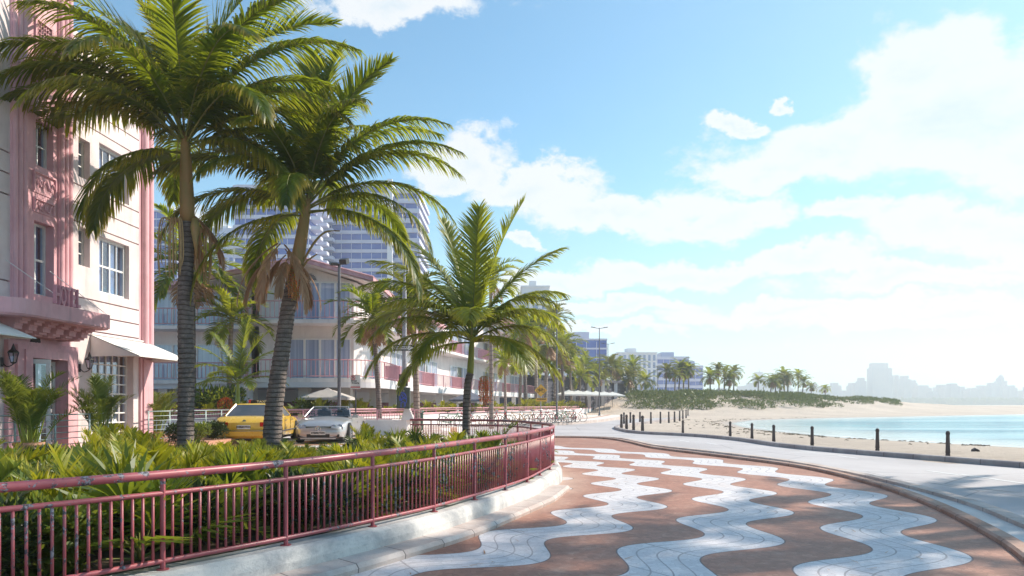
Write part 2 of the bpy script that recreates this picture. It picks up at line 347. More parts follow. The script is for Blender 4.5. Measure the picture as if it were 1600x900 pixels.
# ---------------------------------------------------------------- mesh builder
class MB:
    def __init__(s): s.v = []; s.f = []; s.mi = []; s.t = []
    def add(s, vs, fs, m=0, t=0.0):
        n = len(s.v); s.v += [tuple(p) for p in vs]
        s.t += (t if isinstance(t, list) else [t]*len(vs))
        s.f += [tuple(i+n for i in f) for f in fs]; s.mi += [m]*len(fs)
    def hexa(s, c, m=0):   # 8 corners: bottom 4 ccw, top 4 ccw
        s.add(c, [(3,2,1,0),(4,5,6,7),(0,1,5,4),(1,2,6,5),(2,3,7,6),(3,0,4,7)], m)
    def box(s, x0, x1, y0, y1, z0, z1, m=0):
        s.hexa([(x0,y0,z0),(x1,y0,z0),(x1,y1,z0),(x0,y1,z0),(x0,y0,z1),(x1,y0,z1),(x1,y1,z1),(x0,y1,z1)], m)
    def obox(s, c, size, rz=0, m=0, rx=0, ry=0):
        mt = Matrix.Translation(V(c)) @ mathutils.Euler((rx, ry, rz)).to_matrix().to_4x4()
        a, b, d = size[0]/2, size[1]/2, size[2]/2
        s.hexa([mt @ V(p) for p in [(-a,-b,-d),(a,-b,-d),(a,b,-d),(-a,b,-d),(-a,-b,d),(a,-b,d),(a,b,d),(-a,b,d)]], m)
    def prism(s, poly, z0, z1, m=0):
        n = len(poly)
        if sum(poly[i][0]*poly[(i+1)%n][1]-poly[(i+1)%n][0]*poly[i][1] for i in range(n)) < 0: poly = poly[::-1]
        vs = [(p[0],p[1],z0) for p in poly]+[(p[0],p[1],z1) for p in poly]
        tri = mathutils.geometry.tessellate_polygon([[V((p[0],p[1],0)) for p in poly]])
        fs = []
        for a, b, c in tri:
            ar = (poly[b][0]-poly[a][0])*(poly[c][1]-poly[a][1])-(poly[c][0]-poly[a][0])*(poly[b][1]-poly[a][1])
            if ar < 0: b, c = c, b
            fs.append((a+n,b+n,c+n)); fs.append((c,b,a))
        fs += [(i,(i+1)%n,(i+1)%n+n,i+n) for i in range(n)]
        s.add(vs, fs, m)
    def tube(s, pts, r, n=8, m=0, cap=True, t=0.0):
        pts = [V(p) for p in pts]; k = len(pts)
        rr = r if isinstance(r, (list, tuple)) else [r]*k
        vs = []; up = None
        for i, p in enumerate(pts):
            d = (pts[min(i+1,k-1)]-pts[max(i-1,0)])
            if d.length < 1e-9: d = V((0,0,1))
            d.normalize()
            if up is None:
                up = V((0,0,1)) if abs(d.z) < .9 else V((1,0,0))
            a = d.cross(up)
            if a.length < 1e-4: up = V((0,1,0)); a = d.cross(up)
            a.normalize(); b = a.cross(d).normalized(); up = b
            for j in range(n):
                an = 2*PI*j/n
                vs.append(p + (a*math.cos(an)+b*math.sin(an))*rr[i])
        fs = [(i*n+j, (i+1)*n+j, (i+1)*n+(j+1)%n, i*n+(j+1)%n) for i in range(k-1) for j in range(n)]
        if cap: fs += [tuple(range(n)), tuple(range((k-1)*n, k*n))[::-1]]
        s.add(vs, fs, m, t)
    def lathe(s, prof, n=16, c=(0,0,0), m=0, axis='z'):
        vs = []
        for r_, z in prof:
            for j in range(n):
                a = 2*PI*j/n; x, y = r_*math.cos(a), r_*math.sin(a)
                p = (x,y,z) if axis == 'z' else ((z,x,y) if axis == 'x' else (y,z,x))
                vs.append((p[0]+c[0], p[1]+c[1], p[2]+c[2]))
        k = len(prof)
        fs = [(i*n+j, i*n+(j+1)%n, (i+1)*n+(j+1)%n, (i+1)*n+j) for i in range(k-1) for j in range(n)]
        fs += [tuple(range(n))[::-1], tuple(range((k-1)*n, k*n))]
        s.add(vs, fs, m)
    def torus(s, c, R_, r_, axis='x', n=24, k=6, m=0):
        pts = []
        for i in range(n+1):
            a = 2*PI*i/n; x, y = R_*math.cos(a), R_*math.sin(a)
            pts.append((c[0], c[1]+x, c[2]+y) if axis == 'x' else ((c[0]+x, c[1], c[2]+y) if axis == 'y' else (c[0]+x, c[1]+y, c[2])))
        s.tube(pts, r_, k, m, False)
    def leaf(s, base, d, nrm, L, w, droop, segs=3, m=0, t0=0., t1=1., prof=(1.,1.,.7)):
        d = V(d).normalized(); p = V(base); side = d.cross(nrm)
        if side.length < 1e-4: side = V((1,0,0))
        side.normalize(); vs = []; ts = []
        for i in range(segs):
            ww = w*.5*prof[min(i, len(prof)-1)]
            vs += [p-side*ww, p+side*ww]; ts += [t0+(t1-t0)*i/segs]*2
            p = p + d*(L/segs); d = (d+V((0,0,-droop/segs))).normalized()
        vs.append(p); ts.append(t1)
        fs = [(2*i, 2*i+1, 2*i+3, 2*i+2) for i in range(segs-1)]+[(2*segs-2, 2*segs-1, 2*segs)]
        s.add(vs, fs, m, ts)
    def build(s, name, mats, parent=None, smooth=False, world=True, autosmooth=None):
        me = bpy.data.meshes.new(name)
        o = V((0,0,0))
        if parent is not None and world: o = V(parent.location)
        vs = s.v if o.length == 0 else [(a-o.x, b-o.y, c-o.z) for a, b, c in s.v]
        me.from_pydata(vs, [], s.f)
        if not isinstance(mats, (list, tuple)): mats = [mats]
        for x in mats: me.materials.append(M[x] if isinstance(x, str) else x)
        me.polygons.foreach_set('material_index', s.mi)
        if smooth: me.polygons.foreach_set('use_smooth', [True]*len(s.f))
        if any(s.t):
            at = me.attributes.new('tip', 'FLOAT', 'POINT'); at.data.foreach_set('value', s.t)
        me.update()
        if smooth and autosmooth: me.set_sharp_from_angle(angle=R(autosmooth))
        ob = bpy.data.objects.new(name, me); C.objects.link(ob)
        if parent is not None: ob.parent = parent
        return ob
def tag(o, label, cat, group=None):
    o['label'] = label; o['category'] = cat
    if group: o['group'] = group
    return o
def thing(name, label, cat, loc=(0,0,0), rz=0, group=None):
    o = bpy.data.objects.new(name, None); C.objects.link(o); o.empty_display_size = .3
    o.location = loc; o.rotation_euler = (0,0,rz)
    return tag(o, label, cat, group)
def struct(o, kind='structure'): o['kind'] = kind; return o
def copy_tree(o, parent=None):
    c = o.copy(); C.objects.link(c)
    if parent: c.parent = parent
    for ch in list(o.children): copy_tree(ch, c)
    return c
def place(o, loc, rz=0, sc=1, label=None, group=None):
    o.location = loc; o.rotation_euler = (0,0,rz); o.scale = (sc,sc,sc) if not isinstance(sc, tuple) else sc
    if label: o['label'] = label
    if group: o['group'] = group
    return o
def catmull(pts, k=6):
    pts = [V(p) for p in pts]; out = []
    for i in range(len(pts)-1):
        p0 = pts[max(i-1,0)]; p1 = pts[i]; p2 = pts[i+1]; p3 = pts[min(i+2,len(pts)-1)]
        for j in range(k):
            t = j/k
            out.append(.5*((2*p1)+(p2-p0)*t+(2*p0-5*p1+4*p2-p3)*t*t+(3*p1-p0-3*p2+p3)*t**3))
    out.append(pts[-1]); return out
def resample(pts, step):
    pts = [V(p) for p in pts]; out = [pts[0].copy()]; acc = 0
    for a, b in zip(pts, pts[1:]):
        L = (b-a).length; d = step-acc
        while d <= L: out.append(a.lerp(b, d/L)); d += step
        acc = L-(d-step)
    return out
def offset(pts, d):   # 2d polyline offset to the right by d (keeps z)
    out = []; n = len(pts)
    for i in range(n):
        a = V(pts[max(i-1,0)]); b = V(pts[min(i+1,n-1)]); t = b-a; t.z = 0; t.normalize()
        out.append(V(pts[i])+V((t.y,-t.x,0))*d)
    return out
def sweep(mb, pts, prof, m=0):   # prof: (offset right, z) closed loop swept on a polyline
    lo = [offset(pts, o_) for o_, z in prof]; n = len(prof); k = len(pts)
    vs = [(lo[j][i].x, lo[j][i].y, prof[j][1]+pts[i].z) for i in range(k) for j in range(n)]
    fs = [(i*n+j, (i+1)*n+j, (i+1)*n+(j+1)%n, i*n+(j+1)%n) for i in range(k-1) for j in range(n)]
    fs += [tuple(range(n)), tuple(range((k-1)*n, k*n))[::-1]]
    mb.add(vs, fs, m)
def text_mb(mb, s, size, mtx, ext=.004, m=0, xs=1.0, align='CENTER', bold=0.0):
    cu = bpy.data.curves.new('txt', 'FONT'); cu.body = s; cu.size = size; cu.extrude = ext; cu.offset = bold
    cu.align_x = align; cu.align_y = 'CENTER'; cu.resolution_u = 3
    ob = bpy.data.objects.new('txt', cu); C.objects.link(ob)
    dg = bpy.context.evaluated_depsgraph_get(); dg.update()
    me = bpy.data.meshes.new_from_object(ob.evaluated_get(dg))
    vs = [mtx @ V((v.co.x*xs, v.co.y, v.co.z)) for v in me.vertices]
    mb.add(vs, [tuple(p.vertices) for p in me.polygons], m)
    bpy.data.objects.remove(ob); bpy.data.curves.remove(cu); bpy.data.meshes.remove(me)
def face_mtx(loc, rz=0):      # text standing upright, readable from -y (rz turns it)
    return Matrix.Translation(V(loc)) @ Matrix.Rotation(rz, 4, 'Z') @ Matrix.Rotation(R(90), 4, 'X')
# ---------------------------------------------------------------- camera, sky, sun, air
cam = bpy.data.cameras.new('camera'); camo = bpy.data.objects.new('camera', cam); C.objects.link(camo)
scene.camera = camo; camo.location = (0,0,H); camo.rotation_euler = (R(90),0,0)
cam.sensor_width = 36; cam.lens = F/1600*36; cam.shift_y = (HY-450)/1600; cam.clip_start = .1; cam.clip_end = 20000
SUN_AZ = 24.0; SUN_EL = 37.0      # degrees from +x towards +y, above the horizon
sd = V((math.cos(R(SUN_AZ))*math.cos(R(SUN_EL)), math.sin(R(SUN_AZ))*math.cos(R(SUN_EL)), math.sin(R(SUN_EL))))
su = bpy.data.lights.new('sun', 'SUN'); su.energy = 5.0; su.angle = R(.55); su.color = (1,.90,.76)
suo = bpy.data.objects.new('sun', su); C.objects.link(suo); suo.rotation_euler = sd.to_track_quat('Z','Y').to_euler()
w = bpy.data.worlds.new('World'); scene.world = w; w.use_nodes = True
t = NT(w.node_tree); bg = t.n['Background']; bg.inputs['Strength'].default_value = .115
sky = t.node('ShaderNodeTexSky', sky_type='NISHITA'); sky.sun_disc = False
sky.sun_elevation = R(SUN_EL); sky.sun_rotation = R(90-SUN_AZ); sky.air_density = 1.0; sky.dust_density = .8; sky.ozone_density = 2.5
dirv = t.node('ShaderNodeTexCoord').outputs['Generated']
s = t.node('ShaderNodeSeparateXYZ'); t.l.new(dirv, s.inputs[0])
az = t.m('ARCTAN2', s.outputs[0], s.outputs[1]); el = t.m('ARCSINE', s.outputs[2])
cb = t.node('ShaderNodeCombineXYZ'); t.l.new(az, cb.inputs[0]); t.l.new(el, cb.inputs[1])
base = cb.outputs[0]
nz = t.node('ShaderNodeTexNoise'); t.l.new(t.mapping(base, (1,1.5,1)), nz.inputs['Vector']); nz.inputs['Scale'].default_value = 7; nz.inputs['Detail'].default_value = 9; nz.inputs['Roughness'].default_value = .62
warp = t.vm('MULTIPLY_ADD', nz.outputs['Color'], (.16,.12,0), base)
warp = t.vm('SUBTRACT', warp, (.08,.06,0))
CL = [ # centre px, py, radius x, y: cumulus banks as directions on the sky
 (1450,120,110,75),(1500,185,210,80),(1300,225,190,55),(1190,262,80,40),(1600,190,140,110),
 (740,245,85,38),(830,290,130,32),(960,325,190,36),(1110,345,110,32),(690,265,60,25),
 (600,-5,190,30),(1142,190,30,16),(1198,152,14,9),(1325,338,70,22),(1500,352,120,40),(1620,350,160,50),
 (1080,425,240,26),(880,440,120,20),(1250,410,120,26),(1400,440,160,24),(960,480,160,16),(1250,490,260,18),(820,380,30,10),
 (300,350,70,40),(260,380,60,40),(1500,500,260,20),(1560,420,120,16),(900,520,160,12)]
mask = None
for px, py, rx, ry in CL:
    a = math.atan((px-800)/F); e = math.atan((HY-py)/F*math.cos(a))
    q = t.vm('MULTIPLY_ADD', warp, (F/rx,F/ry,0), (-a*F/rx,-e*F/ry,0))
    v = t.m('SUBTRACT', 1.25, t.vm('LENGTH', q))
    mask = v if mask is None else t.m('MAXIMUM', mask, v)
nb = t.noise(t.mapping(base, (1,1.7,1)), 10, 10, .66, .2)
# other cumulus away from the photographed part of the sky
far = t.m('SUBTRACT', t.m('MULTIPLY', t.noise(t.mapping(dirv, (1,1,2.2)), 2.2, 5, .6), 2.4), 1.5)
away = t.step(t.m('ABSOLUTE', az), 1.0, 1.3)
mask = t.m('MAXIMUM', mask, t.m('MULTIPLY_ADD', away, 1.0, t.m('SUBTRACT', far, 1.0)))
den = t.m('ADD', mask, t.m('MULTIPLY', t.m('SUBTRACT', nb, .5), 1.9))
cov = t.step(den, .15, .6)
core = t.step(t.m('ADD', den, t.m('MULTIPLY', t.m('SUBTRACT', t.noise(warp, 16, 8, .65), .5), .8)), .75, 1.75)
skyc = t.node('ShaderNodeHueSaturation'); t.l.new(sky.outputs[0], skyc.inputs['Color'])
skyc.inputs['Saturation'].default_value = 1.10; skyc.inputs['Value'].default_value = 1.16
skyt = t.mix(1.0, (0,0,0), skyc.outputs[0])
tint = t.node('ShaderNodeMix', data_type='RGBA', blend_type='MULTIPLY'); tint.inputs[0].default_value = 1
t.l.new(skyt, tint.inputs[6]); tint.inputs[7].default_value = (.73,1.09,1.04,1)
# pale veil growing towards the horizon and towards the sun
gs = t.vm('DOT_PRODUCT', dirv, tuple(sd))
veil = t.m('ADD', t.m('MULTIPLY', t.m('SUBTRACT', 1.0, t.step(el, 0.0, .30)), .55), t.m('MULTIPLY', t.step(gs, .5, 1.0), .36), clamp=True)
veil = t.m('MULTIPLY', veil, t.m('MULTIPLY_ADD', t.noise(t.mapping(base, (1,3,1)), 5, 6, .6), .7, .6), clamp=True)
col = t.mix(veil, tint.outputs[2], (3.4,4.55,5.3))
cl = t.mix(core, (5.55,5.7,5.85), (4.2,5.0,5.55))
col = t.mix(t.m('MULTIPLY', cov, t.m('MULTIPLY_ADD', veil, -.25, .97)), col, cl)
t.l.new(col, bg.inputs['Color'])
w.cycles.sampling_method = 'MANUAL'; w.cycles.sample_map_resolution = 512
scene.view_settings.view_transform = 'Standard'; scene.view_settings.look = 'None'
scene.view_settings.exposure = .52; scene.view_settings.gamma = 1
scene.render.engine = 'CYCLES'
scene.cycles.use_denoising = True
scene.cycles.max_bounces = 8; scene.cycles.transparent_max_bounces = 12; scene.cycles.volume_bounces = 2
scene.cycles.diffuse_bounces = 3; scene.cycles.caustics_reflective = False; scene.cycles.caustics_refractive = False

HAZE = True
if HAZE:
    hb = MB(); hb.box(-900,1700,-120,1750,-4,135)
    hm = bpy.data.materials.new('haze'); hm.use_nodes = True
    hn = NT(hm.node_tree); hn.n.remove(hn.n['Principled BSDF'])
    pv = hn.node('ShaderNodeVolumePrincipled'); pv.inputs['Color'].default_value = (.88,.95,1,1)
    pv.inputs['Density'].default_value = .0006; pv.inputs['Anisotropy'].default_value = .2
    hn.l.new(pv.outputs[0], hn.n['Material Output'].inputs['Volume'])
    ho = hb.build('haze', hm); struct(ho, 'stuff')

# ---------------------------------------------------------------- polylines of the place
RAIL = [(-7.6,-.5,1.00,.28),(-5.9,1.95,1.02,.28),(-4.25,3.95,1.035,.28),(-3.48,4.92,1.04,.28),(-2.79,5.88,1.04,.28),(-2.12,6.9,1.05,.28),(-1.51,7.95,1.07,.28),
 (-.96,9.04,1.085,.28),(-.49,10.26,1.10,.28),(-.08,11.4,1.11,.28),(.26,12.5,1.12,.28),(.54,13.8,1.12,.28),(.80,15.1,1.12,.28),(.92,16.4,1.12,.28),(.85,17.9,1.12,.28),
 (.58,19.4,1.12,.28),(.15,20.9,1.12,.28),(-.55,22.1,1.12,.28),(-1.66,22.85,1.12,.28),(-3.2,23.1,1.12,.28)]
rail_c = catmull([(a,b,0) for a,b,_,_ in RAIL], 10)
rail_top = catmull([(a,b,c) for a,b,c,_ in RAIL], 10)
WALLOUT = offset(rail_c, .16)
KIN = [(-1.9,-1),(2.2,2.6),(3.9,5.0),(5.16,7.4),(5.95,9.5),(6.75,12.4),(7.2,15.4),(7.2,18.8),(6.3,22.4),(5.1,26.7),(4.85,30.5),(4.45,33.5),(3.3,35.2),(.5,35.6),(-6,35.6)]
KOUT = [(.2,-1),(3.9,2.6),(5.5,5.8),(6.6,9.5),(7.2,11.6),(7.56,13.9),(7.72,16.6),(7.6,20.2),(6.75,23.9),(5.5,28),(5.25,31),(4.9,34.4),(3.5,36.0),(.5,36.3),(-6,36.3)]
KSAND = [(21,-3),(19,5),(16.2,12),(13.4,19.3),(12.3,22.4),(11.1,25.9),(10.45,29.3),(10.3,34),(9.3,38.3),(7.2,42),(6.8,47),(7.4,53),(9.5,60),(13,69),(20.3,90),(27,112),(35,150),(40,185)]
LEFTROAD = [(-14,50),(-4,53.5),(1,56),(4.2,60),(9.3,73),(15.7,100),(24,146),(30,185)]
PWALL = [(-17,33.6),(-13,34.2),(-9.4,35.5),(-6.6,41),(-4.6,50),(-1.0,62),(3,75),(7.2,90),(13.5,120),(21,150),(27,180)]
kin = catmull([(a,b,0) for a,b in KIN], 8); kout = catmull([(a,b,0) for a,b in KOUT], 8)
ksand = catmull([(a,b,0) for a,b in KSAND], 8); lroad = catmull([(a,b,0) for a,b in LEFTROAD], 6)
pwall = catmull([(a,b,0) for a,b in PWALL], 6)
xy = lambda pts: [(p[0],p[1]) for p in pts]

# ---------------------------------------------------------------- terrain, water
WP = [(19.0,41),(18.6,46),(18.6,52),(19.4,62),(22.0,74),(29,89),(43,102),(62.5,116),(98,141),(170,190),(420,360),(900,600),(900,-60),(60,-60),(40,0),(28,20),(22.8,31.5)]
def water_sd(x, y):
    ins = False; d = 1e9; n = len(WP)
    for i in range(n):
        ax, ay = WP[i]; bx, by = WP[(i+1)%n]
        if (ay > y) != (by > y) and x < (bx-ax)*(y-ay)/(by-ay)+ax: ins = not ins
        ex, ey = bx-ax, by-ay; q = max(0, min(1, ((x-ax)*ex+(y-ay)*ey)/(ex*ex+ey*ey)))
        dd = math.hypot(x-ax-ex*q, y-ay-ey*q); d = min(d, dd)
    return -d if ins else d
sm = lambda a, b, x: (lambda q: q*q*(3-2*q))(max(0, min(1, (x-a)/(b-a))))
DUNE = [(18,128,2.5),(30,133,2.7),(46,140,2.5),(60,152,2.1),(76,165,1.7),(92,182,1.2),(108,200,.7)]
def dune_h(x, y):
    best = 0
    for (ax, ay, ah), (bx, by, bh) in zip(DUNE, DUNE[1:]):
        ex, ey = bx-ax, by-ay; q = max(0, min(1, ((x-ax)*ex+(y-ay)*ey)/(ex*ex+ey*ey)))
        dx_, dy_ = x-ax-ex*q, y-ay-ey*q
        side = (dx_*ey-dy_*ex)/math.hypot(ex, ey)
        sg = 9 if side > 0 else 17
        best = max(best, (ah+(bh-ah)*q)*math.exp(-(dx_*dx_+dy_*dy_)/(2*sg*sg)))
    return best
def terrain(x, y):
    d = water_sd(x, y)
    if d < 0: return -.3+max(-2.2, d*.05)
    h = -.3+.21*(1-math.exp(-d/3.2))
    h += 1.15*sm(62, 190, y)*sm(4, 30, d)
    h += dune_h(x, y)*sm(6, 16, x-(y-100)*.12)
    h += .05*mathutils.noise.noise(V((x*.35, y*.35, 0)))*sm(3, 8, d)*sm(8, 14, x)
    if dune_h(x, y) > .4: h += .35*mathutils.noise.noise(V((x*.16, y*.16, 5)))
    return h
def axis(*segs):
    out = []
    for a, b, st in segs:
        q = a
        while q < b-1e-6: out.append(q); q += st
    out.append(segs[-1][1]); return out
xs = axis((-120,-10,22),(-10,6,4),(6,50,.8),(50,130,2.2),(130,420,14),(420,920,100))
ys = axis((-40,0,10),(0,16,2),(16,80,.8),(80,210,2),(210,420,12),(420,620,50))
tb = MB(); W_ = len(xs)
tb.add([(x, y, terrain(x, y)) for y in ys for x in xs],
       [(j*W_+i, j*W_+i+1, (j+1)*W_+i+1, (j+1)*W_+i) for j in range(len(ys)-1) for i in range(W_-1)])
struct(tb.build('sand_beach', 'sand', smooth=True))
b = MB(); b.box(-4000,9000,-400,9000,-3.4,-3.2); struct(b.build('ground', 'sand'))
b = MB(); wx = [x for x in xs if x >= 13]; wy = [y for y in ys if y <= 600]
b.add([(x,y,-.3) for y in wy for x in wx], [(j*len(wx)+i, j*len(wx)+i+1, (j+1)*len(wx)+i+1, (j+1)*len(wx)+i) for j in range(len(wy)-1) for i in range(len(wx)-1)], 0, [max(0,min(1,-water_sd(x,y)/40)) for y in wy for x in wx])
struct(b.build('water', 'water'))
b = MB(); b.add([(-900,1300,.9),(1700,1300,.9),(1700,1745,.9),(-900,1745,.9)], [(0,1,2,3)]); struct(b.build('far_shore_ground', 'scrub'))

# ---------------------------------------------------------------- plaza, road, kerbs
b = MB(); pl = xy(catmull([(a,b_,0) for a,b_ in WALLOUT and [(p.x,p.y) for p in WALLOUT]], 1))
b.prism(pl+[(-3.2,35.6)]+xy(kin)[::-1]+[(-7.6,-1)], -.2, 0); struct(b.build('plaza_pavement', 'plaza'))
def kerb(name, pts, prof, m): b = MB(); sweep(b, pts, prof, 0); return struct(b.build(name, m))
kerb('plaza_kerb', kin, [(0,-.2),(.22,-.2),(.22,.045),(.18,.07),(.03,.07),(0,.045)], 'kerb_brown')
# strip between the brown kerb and the road, with its own outer kerb
b = MB(); b.prism(xy(offset(kin,.22))+xy(kout)[::-1], -.2, -.004); struct(b.build('kerb_strip_pavement', 'pavement'))
kerb('road_kerb', kout, [(0,-.25),(.28,-.25),(.28,.03),(.24,.055),(.0,.055)], 'kerb_stone')
b = MB(); b.prism(xy(offset(kout,.28))+[(-40,36.6),(-40,52)]+xy(lroad)+xy(ksand)[::-1]+[(3,-4)], -.3, -.07); struct(b.build('road', 'asphalt'))
kerb('sand_kerb', ksand, [(0,-.3),(.3,-.3),(.3,.06),(.26,.085),(.04,.085),(0,.06)], 'kerb_dark')
b = MB()
for px, py in ((1447,735),(1500,741),(1556,749),(1310,712),(1250,704),(1062,688),(1104,692)):
    g0 = G(px, py, -.066); g1 = G(px+22, py+3, -.066); dd = (g1-g0).normalized(); nn = V((-dd.y,dd.x,0))*.05
    g1 = g0+dd*1.2
    b.add([g0-nn, g1-nn, g1+nn, g0+nn], [(0,1,2,3)])
struct(b.build('lane_marking', 'white_paint'))
# raised paving: car park and promenade
ringback = [(p.x,p.y) for p in rail_c]
PARK = [(-60,-20),(-7.9,-.6)]+[(p.x-.05,p.y) for p in rail_c if p.y < 23.2]+[(-3.3,24.0),(-2.6,27),(-2.6,34),(-4.2,41),(-2.9,45.0),(-5,47),(-60,47)]
b = MB(); b.prism(PARK, -.4, .25); struct(b.build('parking_pavement', 'banded'))
b = MB(); b.prism([(-60,46)]+[(-14,50.2)]+xy(offset(lroad,-.15))+[(40,186),(40,230),(-60,230)], -.4, .15); struct(b.build('promenade_pavement', 'pavement'))
kerb('promenade_kerb', lroad, [(-.16,-.3),(.1,-.3),(.1,.14),(.06,.165),(-.16,.165)], 'kerb_stone')
b = MB(); sweep(b, offset(lroad, -2.6), [(-.25,.1),(.25,.1),(.25,.157),(-.25,.157)]); struct(b.build('promenade_band', 'terracotta'))
# ring wall round the planter, with the step at its foot
tw = thing('planter_wall', 'curved rough pale concrete planter wall carrying the pink railing', 'wall')
b = MB(); wl = [p+V((.02*mathutils.noise.noise(p*1.3),.02*mathutils.noise.noise(p*1.1+V((9,0,0))),0)) for p in resample(rail_c,.25) if p.y < 20.5 or p.x > -1]
sweep(b, wl, [(-.20,-.1),(-.20,.24),(-.15,.28),(.10,.28),(.155,.25),(.185,.16),(.20,.0),(.20,-.1)]); b.build('wall', 'rough_wall', tw)
b = MB(); sweep(b, [p for p in wl if p.y < 14.0], [(.19,-.1),(.50,-.1),(.53,.045),(.49,.085),(.19,.09)]); b.build('step', 'kerb_stone', tw)
# planter soil
soilp = [(-9.4,-1),(-8.2,-1)]+[(p.x-.14,p.y) for p in rail_c if p.y < 22.9]+[(-3.0,22.6),(-4.5,21.6),(-6.2,20.4),(-9.2,19.8),(-9.4,14)]
b = MB(); b.prism(soilp, .1, .262); struct(b.build('planter_soil', 'soil'))

# ---------------------------------------------------------------- the long pink railing
tr = thing('railing', 'chipped pink steel railing curving round the planted bed in the foreground', 'railing')
front = resample(rail_top, .04)
b = MB(); b.tube([p for p in rail_top], .036, 10); b.build('handrail', 'chipped', tr, smooth=True)
b = MB(); b.tube([p+V((0,0,-.15)) for p in rail_top], .021, 8); b.build('middle_rail', 'chipped', tr, smooth=True)
b = MB(); b.tube([V((p.x,p.y,.35)) for p in rail_top], .021, 8); b.build('bottom_rail', 'chipped', tr, smooth=True)
posts = resample(rail_top, 1.22)
# phase the posts so that they fall where the photo shows them
def arc_points(start, step):
    pts = rail_top; L = [0]
    for a, c in zip(pts, pts[1:]): L.append(L[-1]+(c-a).length)
    out = []; s_ = start
    i = 0
    while s_ < L[-1]:
        while L[i+1] < s_: i += 1
        out.append(pts[i].lerp(pts[i+1], (s_-L[i])/(L[i+1]-L[i]))); s_ += step
    return out, L
_, LL = arc_points(0, 10)
ipost = min(range(len(rail_top)), key=lambda i: (rail_top[i]-V((-2.79,5.88,1.04))).length)
ph = LL[ipost] % 1.22
posts, _ = arc_points(ph, 1.22)
for p in posts:
    b = MB(); b.tube([(p.x,p.y,.27),(p.x,p.y,p.z)], .0215, 8); b.tube([(p.x,p.y,.28),(p.x,p.y,.288)], .05, 10); b.build('post', 'chipped', tr, smooth=True, autosmooth=40)
bals, _ = arc_points(ph-1.22+1.22/15 if ph > 1.22 else ph+1.22/15, 1.22/15)
bals = [p for p in bals if min((p-q).length for q in posts) > .03]
bals.sort(key=lambda p: p.length)
far_b = MB()
for i, p in enumerate([p for p in bals if p.y > 3.2]):
    q = far_b if i >= 100 else MB()
    q.tube([(p.x,p.y,.35),(p.x,p.y,p.z-.15)], .0115, 6)
    if i < 100: q.build('baluster', 'chipped', tr, smooth=True)
struct(far_b.build('balusters', 'chipped', tr, smooth=True), 'stuff')
# ---------------------------------------------------------------- vegetation kit
def rachis(base, az, e0, e1, L, N=14, pw=1.25, curl=0):
    pts = [V(base)]; ds = []
    for i in range(N):
        e = R(e0+(e1-e0)*((i+.5)/N)**pw); a = R(az+curl*(i/N))
        d = V((math.cos(a)*math.cos(e), math.sin(a)*math.cos(e), math.sin(e)))
        ds.append(d); pts.append(pts[-1]+d*(L/N))
    return pts, ds
def frond(mb, base, az, e0, e1, L, ll, n=55, wd=.045, rn=rnd, hang=.55, start=.13, stem_m=0, leaf_m=1, seg=3, vee=.35, N=14, pw=1.25, rr=.022, curl=0, fwd=(28,62)):
    pts, ds = rachis(base, az, e0, e1, L, N, pw, curl)
    k = len(pts); mb.tube(pts, [rr*(1-.85*i/(k-1)) for i in range(k)], 4, stem_m, False)
    a = R(az)
    for i in range(n):
        q = start+(1-start)*(i+.3*rn.random())/n
        x = min(q*N, N-1e-3); j = int(x); p = pts[j].lerp(pts[j+1], x-j); d = ds[j]
        s_ = V((-math.sin(a), math.cos(a), 0)); u = s_.cross(d).normalized()*-1
        if u.z < 0 and abs(d.z) < .95: u = -u
        tt = (q-start)/(1-start)
        le = ll*(.45+.55*math.sin(PI*min(1, .18+tt*.62)))*(1-.55*max(0, tt-.7)/.3)
        ph_ = R(fwd[0]+(fwd[1]-fwd[0])*tt+rn.uniform(-6,6))
        for sg in (-1, 1):
            v = vee*rn.uniform(.4,1.2)
            dr = s_*sg*math.cos(ph_)+d*math.sin(ph_)+u*v
            mb.leaf(p, dr, u+s_*sg*rn.uniform(-.4,.4), le*rn.uniform(.88,1.08), wd*rn.uniform(.8,1.15), hang*rn.uniform(.6,1.35), seg, leaf_m)
def trunk(mb, pts, r0, r1, m=0, ring=.055, n=14, rough=.06, flare=1.35):
    c = resample(catmull(pts, 10), ring); k = len(c); rs = []
    for i in range(k):
        q = i/(k-1); r_ = r0+(r1-r0)*q**.8
        if q < .12: r_ *= 1+(flare-1)*(1-q/.12)**2
        rs.append(r_*(1+rough*(1 if i%2 else -.4)+rnd.uniform(-.025,.025)))
    mb.tube(c, rs, n, m)
def fanleaf(mb, base, az, el_, pet, R_, n=22, m=1, sm_=0, spread=115, rn=rnd, drp=.25):
    a = R(az); e = R(el_)
    d = V((math.cos(a)*math.cos(e), math.sin(a)*math.cos(e), math.sin(e)))
    s_ = V((-math.sin(a), math.cos(a), 0)); p1 = V(base)+d*pet*.6; 
    d2 = (d+V((0,0,-.25))).normalized(); c = p1+d2*pet*.4
    mb.tube([base, p1, c], [.012,.009,.006], 4, sm_, False)
    u = d2.cross(s_).normalized(); u = u if u.z > 0 else -u
    step = R(2*spread)/n
    for i in range(n):
        b_ = -R(spread)+step*(i+.5)
        L = R_*(.62+.38*math.cos(b_*.8))*rn.uniform(.93,1.05)
        dr = d2*math.cos(b_)+s_*math.sin(b_)+u*(.18 if i%2 else .10)
        side = (s_*math.cos(b_)-d2*math.sin(b_)).normalized()
        dr.normalize(); w0 = L*.5*step*.56
        pm = c+dr*L*.5; pd = (dr+V((0,0,-drp))).normalized(); pt = pm+pd*L*.5
        q = u*(.02 if i%2 else -.01)*R_
        mb.add([c, pm-side*w0+q, pm+side*w0-q, pt], [(0,1,2),(1,3,2)], m, [.0,.5,.5,1.])
